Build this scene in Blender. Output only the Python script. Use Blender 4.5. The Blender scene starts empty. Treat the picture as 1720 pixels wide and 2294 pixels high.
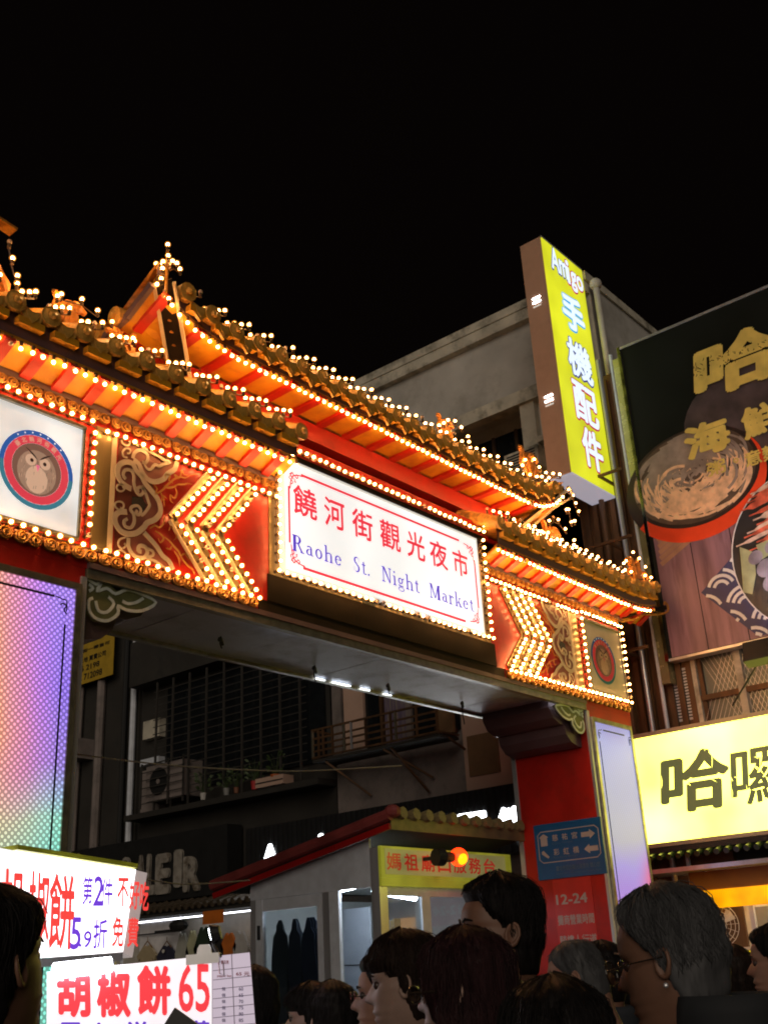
import bpy, bmesh, math, random
from mathutils import Vector, Matrix, noise
random.seed(7)
PI = math.pi
scene = bpy.context.scene
C = scene.collection

# ------------------------------------------------------------------ camera
CAMZ, FPX, PITCH, ROLL, AZ = 1.65, 2430.0, math.radians(22.9), math.radians(-3.2), math.radians(39.0)
_fh = Vector((math.cos(AZ), math.sin(AZ), 0)); _r = Vector((math.sin(AZ), -math.cos(AZ), 0)); _z = Vector((0, 0, 1))
FWD = _fh*math.cos(PITCH) + _z*math.sin(PITCH)
_u = -_fh*math.sin(PITCH) + _z*math.cos(PITCH)
RGT = _r*math.cos(ROLL) + _u*math.sin(ROLL)
UPV = -_r*math.sin(ROLL) + _u*math.cos(ROLL)
cam_d = bpy.data.cameras.new('camera'); cam = bpy.data.objects.new('camera', cam_d); C.objects.link(cam)
cam.matrix_world = Matrix(((RGT.x, UPV.x, -FWD.x, 0), (RGT.y, UPV.y, -FWD.y, 0), (RGT.z, UPV.z, -FWD.z, CAMZ), (0, 0, 0, 1)))
cam_d.sensor_fit = 'VERTICAL'; cam_d.sensor_height = 24.0; cam_d.lens = 24.0*FPX/2294.0
cam_d.clip_start = 0.05; cam_d.clip_end = 500
scene.camera = cam

# ------------------------------------------------------------------ world: a night sky over the city
world = bpy.data.worlds.new("World"); scene.world = world; world.use_nodes = True
_b = world.node_tree.nodes['Background']; _b.inputs[0].default_value = (0.0016, 0.0010, 0.0009, 1); _b.inputs[1].default_value = 1.0
# added fill: a weak, very soft sun standing in for unseen shop lights
_sd = bpy.data.lights.new('fill_sun', 'SUN'); _sd.energy = 0.85; _sd.angle = math.radians(50); _sd.color = (1.0, 0.86, 0.70)
_so = bpy.data.objects.new('fill_sun', _sd); C.objects.link(_so); _so.rotation_euler = Vector((0.80, 0.50, -0.22)).to_track_quat('-Z', 'Y').to_euler()
scene.view_settings.view_transform = 'Standard'; scene.view_settings.look = 'None'
scene.view_settings.exposure = 0.0; scene.view_settings.gamma = 1.0; scene.view_settings.use_curve_mapping = False
scene.render.engine = 'CYCLES'
scene.cycles.use_denoising = True
scene.cycles.use_light_tree = True
scene.cycles.max_bounces = 6; scene.cycles.diffuse_bounces = 3; scene.cycles.glossy_bounces = 3
scene.cycles.transparent_max_bounces = 8; scene.cycles.caustics_reflective = False; scene.cycles.caustics_refractive = False
scene.cycles.sample_clamp_indirect = 6.0
scene.cycles.filter_width = 1.9

# ------------------------------------------------------------------ measuring helpers (a pixel of the 1720x2294 photo onto a real plane)
def ray(px, py): return FWD*FPX + RGT*(px-860) - UPV*(py-1147)
CP = Vector((0, 0, CAMZ))
def W(px, py, ax, v):
    d = ray(px, py); t = (v-CP[ax])/d[ax]; return CP + d*t
def atD(px, py, dist): return CP + ray(px, py).normalized()*dist

# ------------------------------------------------------------------ mesh builder
class MB:
    def __init__(s): s.v = []; s.f = []; s.m = []
    def add(s, vs, fs, m=0):
        o = len(s.v); s.v += [tuple(v) for v in vs]
        for f in fs: s.f.append(tuple(i+o for i in f)); s.m.append(m)
        return s
    def box(s, x0, x1, y0, y1, z0, z1, m=0):
        return s.add([(x0,y0,z0),(x1,y0,z0),(x1,y1,z0),(x0,y1,z0),(x0,y0,z1),(x1,y0,z1),(x1,y1,z1),(x0,y1,z1)],
                     [(0,3,2,1),(4,5,6,7),(0,1,5,4),(1,2,6,5),(2,3,7,6),(3,0,4,7)], m)
    def bar(s, p0, p1, w, h, up=(0,0,1), m=0):
        p0 = Vector(p0); p1 = Vector(p1); d = (p1-p0).normalized(); up = Vector(up)
        a = d.cross(up)
        if a.length < 1e-4: a = d.cross(Vector((1,0,0)))
        a.normalize(); b = a.cross(d).normalized(); a = a*w/2; b = b*h/2
        vs = [p0-a-b, p0+a-b, p0+a+b, p0-a+b, p1-a-b, p1+a-b, p1+a+b, p1-a+b]
        return s.add(vs, [(0,1,2,3),(7,6,5,4),(0,4,5,1),(1,5,6,2),(2,6,7,3),(3,7,4,0)], m)
    def tube(s, pts, r, n=6, m=0, cap=True):
        pts = [Vector(p) for p in pts]; rs = r if isinstance(r, (list, tuple)) else [r]*len(pts)
        t0 = (pts[1]-pts[0]).normalized(); a = t0.cross(Vector((0,0,1)))
        if a.length < 1e-3: a = t0.cross(Vector((1,0,0)))
        a.normalize(); vs = []
        for i, p in enumerate(pts):
            t = (pts[min(i+1, len(pts)-1)]-pts[max(i-1, 0)])
            if t.length < 1e-9: t = t0
            t.normalize(); a = (a - t*a.dot(t))
            if a.length < 1e-5: a = t.orthogonal()
            a.normalize(); b = t.cross(a)
            for k in range(n):
                an = 2*PI*k/n; vs.append(p + (a*math.cos(an)+b*math.sin(an))*rs[i])
        fs = []
        for i in range(len(pts)-1):
            for k in range(n):
                k2 = (k+1) % n; fs.append((i*n+k, i*n+k2, (i+1)*n+k2, (i+1)*n+k))
        if cap: fs.append(tuple(range(n-1, -1, -1))); fs.append(tuple((len(pts)-1)*n+k for k in range(n)))
        return s.add(vs, fs, m)
    def sphere(s, c, r, n=10, k=6, m=0, sc=(1,1,1)):
        c = Vector(c); vs = [c+Vector((0,0,-r*sc[2]))]
        for i in range(1, k):
            th = PI*i/k-PI/2
            for j in range(n):
                an = 2*PI*j/n
                vs.append(c+Vector((r*sc[0]*math.cos(th)*math.cos(an), r*sc[1]*math.cos(th)*math.sin(an), r*sc[2]*math.sin(th))))
        vs.append(c+Vector((0,0,r*sc[2]))); fs = []
        for j in range(n):
            j2 = (j+1) % n; fs.append((0, 1+j2, 1+j))
            for i in range(k-2): fs.append((1+i*n+j, 1+i*n+j2, 1+(i+1)*n+j2, 1+(i+1)*n+j))
            fs.append((1+(k-2)*n+j, 1+(k-2)*n+j2, len(vs)-1))
        return s.add(vs, fs, m)
    def plate(s, pts, frame, d, m=0):
        """pts: 2-D outline; frame: (origin, u, v, n); a plate of thickness d behind the outline (n points to the viewer)"""
        o, u, v, n = [Vector(a) for a in frame]; k = len(pts)
        area = sum(pts[i][0]*pts[(i+1) % k][1]-pts[(i+1) % k][0]*pts[i][1] for i in range(k))
        if area < 0: pts = pts[::-1]
        vs = [o+u*a+v*b for a, b in pts]+[o+u*a+v*b-n*d for a, b in pts]
        fs = [tuple(range(k)), tuple(range(2*k-1, k-1, -1))]
        if u.cross(v).dot(n) < 0: fs = [tuple(reversed(f)) for f in fs]
        fs += [(i, k+i, k+(i+1) % k, (i+1) % k) for i in range(k)]
        return s.add(vs, fs, m)
    def ribbon(s, pts, w, frame, d=0.004, m=0, smooth=3, taper=False):
        o, u, v, n = [Vector(a) for a in frame]
        if smooth: pts = catmull(pts, smooth)
        k = len(pts); vs = []
        for i, p in enumerate(pts):
            q0 = pts[max(i-1, 0)]; q1 = pts[min(i+1, k-1)]
            tx, ty = q1[0]-q0[0], q1[1]-q0[1]; L = math.hypot(tx, ty) or 1
            ww = (w[min(int(i/(k-1)*(len(w)-1)), len(w)-1)] if isinstance(w, (list, tuple)) else w)/2
            if taper: ww *= max(0.12, math.sin(PI*(0.1+0.9*i/(k-1))))
            nx, ny = -ty/L*ww, tx/L*ww
            a = o+u*(p[0]+nx)+v*(p[1]+ny); b = o+u*(p[0]-nx)+v*(p[1]-ny)
            vs += [a, b, b-n*d, a-n*d]
        fs = []
        for i in range(k-1):
            a = i*4; b = a+4
            fs += [(a, b, b+1, a+1), (a+1, b+1, b+2, a+2), (a+3, b+3, b, a)]
        return s.add(vs, fs, m)
    def xform(s, M, i0=0):
        s.v[i0:] = [tuple(M @ Vector(v)) for v in s.v[i0:]]; return s
    def mesh(s, name, mats, smooth=False):
        me = bpy.data.meshes.new(name); me.from_pydata(s.v, [], s.f)
        for mt in (mats if isinstance(mats, (list, tuple)) else [mats]): me.materials.append(mt)
        if len(me.materials) > 1: me.polygons.foreach_set('material_index', s.m)
        if smooth: me.polygons.foreach_set('use_smooth', [True]*len(s.f))
        me.update(); return me
    def build(s, name, mats, parent=None, smooth=False, **kw):
        me = s.mesh(name, mats, smooth)
        bm = bmesh.new(); bm.from_mesh(me); bmesh.ops.recalc_face_normals(bm, faces=bm.faces); bm.to_mesh(me); bm.free()
        return put(name, me, parent, (0,0,0), **kw)

def catmull(pts, n):
    out = []; k = len(pts)
    for i in range(k-1):
        p0, p1, p2, p3 = pts[max(i-1,0)], pts[i], pts[i+1], pts[min(i+2,k-1)]
        for j in range(n):
            t = j/n
            out.append(tuple(0.5*((2*p1[a])+(-p0[a]+p2[a])*t+(2*p0[a]-5*p1[a]+4*p2[a]-p3[a])*t*t+(-p0[a]+3*p1[a]-3*p2[a]+p3[a])*t**3) for a in range(len(p1))))
    out.append(tuple(pts[-1])); return out

WORLD = {}
def put(name, me, parent, pos, rot=None, scale=None, **kw):
    """link a mesh; pos is a WORLD position"""
    o = bpy.data.objects.new(name, me); C.objects.link(o)
    pos = Vector(pos); o.location = pos - (WORLD[parent.name] if parent else Vector((0,0,0)))
    if parent: o.parent = parent
    if rot: o.rotation_euler = rot
    if scale: o.scale = scale
    WORLD[o.name] = pos
    for k, v in kw.items(): o[k] = v
    return o
def thing(name, label, cat, loc=(0,0,0), group=None):
    o = bpy.data.objects.new(name, None); C.objects.link(o); o.location = loc; o.empty_display_size = 0.1
    WORLD[o.name] = Vector(loc); o['label'] = label; o['category'] = cat
    if group: o['group'] = group
    return o
def tag(o, label, cat, group=None):
    o['label'] = label; o['category'] = cat
    if group: o['group'] = group
    return o
def struct(o): o['kind'] = 'structure'; return o

# ------------------------------------------------------------------ materials
def mat(name, col, rough=0.6, metal=0.0, var=0.12, scale=6.0, bump=0.0, spec=0.5, dirt=None, dirt_amt=0.0, dirt_scale=3.0, coat=0.0, stretch=None):
    m = bpy.data.materials.new(name); m.use_nodes = True; nt = m.node_tree; N = nt.nodes; L = nt.links
    b = N['Principled BSDF']; b.inputs['Roughness'].default_value = rough; b.inputs['Metallic'].default_value = metal
    b.inputs['Specular IOR Level'].default_value = spec; b.inputs['Coat Weight'].default_value = coat
    tc = N.new('ShaderNodeTexCoord'); src = tc.outputs['Object']
    if stretch:
        mp = N.new('ShaderNodeMapping'); mp.inputs['Scale'].default_value = stretch; L.new(src, mp.inputs['Vector']); src = mp.outputs[0]
    nz = N.new('ShaderNodeTexNoise'); nz.inputs['Scale'].default_value = scale; nz.inputs['Detail'].default_value = 6; L.new(src, nz.inputs['Vector'])
    cr = N.new('ShaderNodeMapRange'); cr.inputs[1].default_value = 0.3; cr.inputs[2].default_value = 0.7
    cr.inputs[3].default_value = 1-var; cr.inputs[4].default_value = 1+var; L.new(nz.outputs[0], cr.inputs[0])
    mx = N.new('ShaderNodeVectorMath'); mx.operation = 'SCALE'; mx.inputs[0].default_value = col; L.new(cr.outputs[0], mx.inputs['Scale'])
    out = mx.outputs[0]
    if dirt:
        n2 = N.new('ShaderNodeTexNoise'); n2.inputs['Scale'].default_value = dirt_scale; n2.inputs['Detail'].default_value = 8; n2.inputs['Roughness'].default_value = 0.65
        L.new(src, n2.inputs['Vector'])
        r2 = N.new('ShaderNodeMapRange'); r2.inputs[1].default_value = 0.48; r2.inputs[2].default_value = 0.68; r2.inputs[3].default_value = 0; r2.inputs[4].default_value = dirt_amt
        L.new(n2.outputs[0], r2.inputs[0])
        mm = N.new('ShaderNodeMix'); mm.data_type = 'RGBA'; L.new(r2.outputs[0], mm.inputs['Factor']); L.new(out, mm.inputs['A']); mm.inputs['B'].default_value = (*dirt, 1)
        out = mm.outputs['Result']
    L.new(out, b.inputs['Base Color'])
    rr = N.new('ShaderNodeMapRange'); rr.inputs[3].default_value = max(0.02, rough-0.08); rr.inputs[4].default_value = min(1, rough+0.1); L.new(nz.outputs[0], rr.inputs[0]); L.new(rr.outputs[0], b.inputs['Roughness'])
    if bump:
        bp = N.new('ShaderNodeBump'); bp.inputs['Strength'].default_value = bump; bp.inputs['Distance'].default_value = 0.01; L.new(nz.outputs[0], bp.inputs['Height']); L.new(bp.outputs[0], b.inputs['Normal'])
    return m
def emat(name, col, strength, var=0.0, scale=2.0, stretch=None, gloss=0.0):
    m = bpy.data.materials.new(name); m.use_nodes = True; nt = m.node_tree; N = nt.nodes; L = nt.links
    b = N['Principled BSDF']; b.inputs['Base Color'].default_value = tuple(c*0.5 for c in col)+(1,); b.inputs['Roughness'].default_value = 0.35
    b.inputs['Emission Color'].default_value = (*col, 1); b.inputs['Emission Strength'].default_value = strength
    if var:
        tc = N.new('ShaderNodeTexCoord'); mp = N.new('ShaderNodeMapping'); mp.inputs['Scale'].default_value = stretch or (1,1,1); L.new(tc.outputs['Object'], mp.inputs[0])
        nz = N.new('ShaderNodeTexNoise'); nz.inputs['Scale'].default_value = scale; nz.inputs['Detail'].default_value = 2; L.new(mp.outputs[0], nz.inputs['Vector'])
        cr = N.new('ShaderNodeMapRange'); cr.inputs[1].default_value = 0.3; cr.inputs[2].default_value = 0.7; cr.inputs[3].default_value = strength*(1-var); cr.inputs[4].default_value = strength*(1+var)
        L.new(nz.outputs[0], cr.inputs[0]); L.new(cr.outputs[0], b.inputs['Emission Strength'])
    return m
M = {}
M['red'] = mat('red_paint', (0.48, 0.015, 0.008), 0.38, var=0.14, scale=3, bump=0.05, dirt=(0.25,0.02,0.01), dirt_amt=0.5, dirt_scale=5)
M['red_dark'] = mat('red_enamel_panel', (0.42, 0.012, 0.010), 0.3, var=0.1, scale=2)
M['orange'] = mat('orange_soffit_paint', (0.66, 0.30, 0.012), 0.5, var=0.15, scale=5, bump=0.08, dirt=(0.45,0.13,0.02), dirt_amt=0.6, dirt_scale=7)
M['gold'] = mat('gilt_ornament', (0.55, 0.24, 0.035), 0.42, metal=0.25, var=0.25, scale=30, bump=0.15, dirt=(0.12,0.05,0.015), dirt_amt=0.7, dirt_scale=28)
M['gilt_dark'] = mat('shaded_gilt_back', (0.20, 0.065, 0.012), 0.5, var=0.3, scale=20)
M['tile'] = mat('glazed_roof_tile', (0.74, 0.38, 0.075), 0.32, var=0.35, scale=18, bump=0.2, dirt=(0.22,0.12,0.04), dirt_amt=0.75, dirt_scale=16)
M['ridge'] = mat('orange_ridge_figure', (0.72, 0.26, 0.04), 0.45, var=0.3, scale=22, bump=0.3)
M['purple'] = mat('mauve_brown_beam', (0.13, 0.075, 0.08), 0.5, var=0.12, scale=5)
M['trim'] = mat('dull_metal_trim', (0.33, 0.30, 0.22), 0.32, metal=0.7, var=0.25, scale=14, bump=0.05)
M['steel'] = mat('brushed_stainless', (0.62, 0.62, 0.65), 0.30, metal=0.6, var=0.15, scale=8, stretch=(1,1,0.1))
M['alu'] = mat('grey_aluminium', (0.74, 0.78, 0.86), 0.45, metal=0.1, var=0.08, scale=8, dirt=(0.45,0.46,0.5), dirt_amt=0.4)
M['blackbox'] = mat('dark_brown_housing', (0.014, 0.009, 0.005), 0.7, var=0.25, scale=6, spec=0.08)
M['soffit'] = mat('stained_beam_soffit', (0.58, 0.59, 0.68), 0.45, var=0.2, scale=2.2, dirt=(0.20,0.19,0.21), dirt_amt=0.8, dirt_scale=2.2)
M['dark'] = mat('sooty_black', (0.012, 0.012, 0.012), 0.6)
M['socket'] = mat('lamp_socket_plastic', (0.10, 0.055, 0.025), 0.5)
M['beige'] = mat('beige_relief_paint', (0.50, 0.40, 0.29), 0.5, var=0.12, scale=12)
M['maroon'] = mat('maroon_panel_paint', (0.17, 0.035, 0.018), 0.5, var=0.15, scale=5)
M['mauve'] = mat('mauve_panel_paint', (0.24, 0.075, 0.055), 0.5, var=0.12, scale=6)
M['ochre'] = mat('ochre_flourish_paint', (0.55, 0.22, 0.045), 0.5, var=0.15, scale=10)
M['goldstrip'] = mat('satin_brass_strip', (0.30, 0.22, 0.10), 0.35, metal=0.6, var=0.2, scale=9, stretch=(1,1,0.2))
M['cream'] = mat('cream_strip_paint', (0.62, 0.48, 0.30), 0.5)
M['greywhite'] = mat('grey_white_cloud_paint', (0.6, 0.62, 0.58), 0.5, var=0.2, scale=14)
M['olive'] = mat('olive_cloud_paint', (0.13, 0.13, 0.05), 0.5, var=0.2, scale=14)
M['plaster'] = mat('stained_grey_plaster', (0.58, 0.55, 0.50), 0.8, var=0.15, scale=1.6, bump=0.15, dirt=(0.34,0.31,0.26), dirt_amt=0.75, dirt_scale=1.3)
M['concrete'] = mat('mouldy_cream_concrete', (0.62, 0.57, 0.46), 0.85, var=0.18, scale=3, bump=0.2, dirt=(0.10,0.09,0.06), dirt_amt=0.85, dirt_scale=2.6)
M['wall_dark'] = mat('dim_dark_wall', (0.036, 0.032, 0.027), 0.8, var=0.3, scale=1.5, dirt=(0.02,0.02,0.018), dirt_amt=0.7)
M['wall_grey'] = mat('grey_tiled_wall', (0.24, 0.20, 0.185), 0.7, var=0.15, scale=2, dirt=(0.1,0.085,0.08), dirt_amt=0.6)
M['wall_pink'] = mat('beige_pink_plaster', (0.60, 0.40, 0.31), 0.75, var=0.1, scale=2)
M['board'] = mat('brown_board', (0.23, 0.13, 0.06), 0.7, var=0.12)
M['rust'] = mat('rusty_brown_metal', (0.13, 0.065, 0.028), 0.55, metal=0.2, var=0.4, scale=5, stretch=(1,1,0.3), dirt=(0.05,0.03,0.02), dirt_amt=0.7)
M['window'] = mat('dark_window_glass', (0.012, 0.014, 0.016), 0.12, var=0.3)
M['asphalt'] = mat('street_asphalt', (0.05, 0.05, 0.052), 0.8, var=0.2, scale=30, bump=0.4)
M['pave'] = mat('grey_paving_slab', (0.18, 0.17, 0.165), 0.7, var=0.15, scale=9, bump=0.2)
M['black_metal'] = mat('black_painted_metal', (0.02, 0.02, 0.022), 0.45)
M['white_paint'] = mat('off_white_paint', (0.7, 0.68, 0.64), 0.5, var=0.06)
M['foliage'] = mat('dark_leaves', (0.05, 0.08, 0.025), 0.6, var=0.3, scale=20)

def bulb_mat(name, L_):
    m = bpy.data.materials.new(name); m.use_nodes = True; b = m.node_tree.nodes['Principled BSDF']
    b.inputs['Base Color'].default_value = (0.8, 0.6, 0.4, 1); b.inputs['Roughness'].default_value = 0.2
    b.inputs['Emission Color'].default_value = (1.0, 0.53, 0.19, 1); b.inputs['Emission Strength'].default_value = L_
    return m
M['bulb'] = bulb_mat('glowing_filament_core', 74.0)
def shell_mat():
    # globe with an orange halo put in as faint emission; what is behind shows through
    m = bpy.data.materials.new('amber_halo_globe'); m.use_nodes = True; nt = m.node_tree; nt.nodes.clear()
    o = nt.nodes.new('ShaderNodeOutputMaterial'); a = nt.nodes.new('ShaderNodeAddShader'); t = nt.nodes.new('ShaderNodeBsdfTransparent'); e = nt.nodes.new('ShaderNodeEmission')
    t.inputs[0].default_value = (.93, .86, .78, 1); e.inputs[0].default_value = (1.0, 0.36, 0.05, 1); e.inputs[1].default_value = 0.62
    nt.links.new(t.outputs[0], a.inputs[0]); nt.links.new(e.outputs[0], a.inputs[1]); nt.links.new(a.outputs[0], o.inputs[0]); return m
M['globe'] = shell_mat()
M['bulb_off'] = mat('unlit_frosted_bulb', (0.62, 0.42, 0.28), 0.15, var=0.05, coat=0.5)
M['white_lit'] = emat('white_lightbox_face', (1.0, 0.99, 0.96), 0.98, var=0.14, scale=1.1, stretch=(1,1,0.5))
M['white_rim'] = emat('white_lightbox_rim', (0.9, 0.85, 0.75), 0.62)
M['red_print'] = emat('red_backlit_print', (0.80, 0.035, 0.06), 1.0)
M['blue_print'] = emat('violet_blue_backlit_print', (0.10, 0.045, 0.52), 1.0)
M['yellow_lit'] = emat('yellow_lightbox_face', (1.0, 0.96, 0.13), 4.2, var=0.40, scale=1.0)
M['yellow_sat'] = emat('strong_yellow_lightbox_face', (0.66, 0.68, 0.02), 1.0, var=0.25, scale=1.2)
M['olive_print'] = emat('olive_backlit_print', (0.10, 0.11, 0.04), 1.0)
M['white_print'] = emat('white_backlit_print', (0.78, 0.90, 1.0), 1.05)
M['cyan_print'] = emat('cyan_backlit_print', (0.03, 0.32, 0.62), 1.0)
M['crimson_print'] = emat('crimson_backlit_print', (0.42, 0.01, 0.05), 1.0)
M['navy_print'] = emat('navy_backlit_print', (0.03, 0.03, 0.20), 1.0)
M['tube_light'] = emat('fluorescent_tube', (0.86, 0.93, 1.0), 26.0)
M['letters_lit'] = emat('white_led_letters', (0.92, 0.96, 1.0), 9.0)
M['orange_lit'] = emat('orange_backlit_awning', (1.0, 0.42, 0.0), 1.1, var=0.35, scale=3)
M['red_signal'] = emat('red_signal_lens', (1.0, 0.10, 0.01), 4.5)
M['red_signal'].node_tree.nodes['Principled BSDF'].inputs['Emission Color'].default_value = (1.0, 0.028, 0.003, 1)

# ------------------------------------------------------------------ text
def text_mesh(body, bold=0.0, shear=0.0, spacing=1.0):
    c = bpy.data.curves.new('lettering', 'FONT'); c.body = body; c.offset = bold; c.shear = shear; c.space_character = spacing; c.resolution_u = 3
    o = bpy.data.objects.new('lettering_source', c); C.objects.link(o)
    bpy.context.view_layer.update()
    me = bpy.data.meshes.new_from_object(o.evaluated_get(bpy.context.evaluated_depsgraph_get()))
    bpy.data.objects.remove(o); bpy.data.curves.remove(c)
    vs = [tuple(v.co) for v in me.vertices]; fs = [tuple(p.vertices) for p in me.polygons]; bpy.data.meshes.remove(me)
    return vs, fs
def text_on(mb, body, org, u, v, w, h, m=0, bold=0.0, shear=0.0, spacing=1.0, rot=0.0):
    """fit the words into the w x h rectangle whose lower-left corner is org"""
    vs, fs = text_mesh(body, 0.0, shear, spacing)
    if not vs: return
    if bold:
        # heavier strokes: the glyph laid several times, each a hair's breadth behind the other
        base, fb, vs, fs = vs, fs, [], []
        for i in range(9):
            a = 2*PI*i/8; r = bold*0.8 if i < 8 else 0; o = len(vs)
            vs += [(p[0]+r*math.cos(a), p[1]+r*math.sin(a), i) for p in base]; fs += [tuple(k+o for k in f) for f in fb]
    if rot:
        c_, s_ = math.cos(rot), math.sin(rot); vs = [(a*c_-b*s_, a*s_+b*c_, c0) for a, b, c0 in vs]
    x0 = min(p[0] for p in vs); x1 = max(p[0] for p in vs); y0 = min(p[1] for p in vs); y1 = max(p[1] for p in vs)
    org, u, v = Vector(org), Vector(u), Vector(v)
    nn = u.cross(v).normalized()
    mb.add([org+u*((p[0]-x0)/(x1-x0)*w)+v*((p[1]-y0)/(y1-y0)*h)+nn*(p[2]*0.00012) for p in vs], fs, m)
def fill_poly(mb, pts, frame, off, m=0):
    o, u, v, n = [Vector(a) for a in frame]
    mb.add([o+u*a+v*b+n*off for a, b in pts], [tuple(range(len(pts)))], m)
def ell(cx, cy, rx, ry, n=28, a0=0, a1=2*PI, rot=0):
    out = []
    full = abs(a1-a0-2*PI) < 1e-6
    for i in range(n if full else n+1):
        a = a0+(a1-a0)*i/n; x, y = rx*math.cos(a), ry*math.sin(a)
        out.append((cx+x*math.cos(rot)-y*math.sin(rot), cy+x*math.sin(rot)+y*math.cos(rot)))
    return out
def fan(mb, pts, frame, off, m=0):
    o, u, v, n = [Vector(a) for a in frame]; k = len(pts)
    cx = sum(p[0] for p in pts)/k; cy = sum(p[1] for p in pts)/k
    mb.add([o+u*a+v*b+n*off for a, b in pts]+[o+u*cx+v*cy+n*off], [(i, (i+1) % k, k) for i in range(k)], m)
def ring(mb, cx, cy, rx, ry, tx, ty, frame, off, m=0, a0=0, a1=2*PI, n=28):
    o, u, v, nn = [Vector(a) for a in frame]; vs = []
    for i in range(n+1):
        a = a0+(a1-a0)*i/n
        vs += [o+u*(cx+rx*math.cos(a))+v*(cy+ry*math.sin(a))+nn*off, o+u*(cx+(rx-tx)*math.cos(a))+v*(cy+(ry-ty)*math.sin(a))+nn*off]
    mb.add(vs, [(2*i, 2*i+2, 2*i+3, 2*i+1) for i in range(n)], m)

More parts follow.
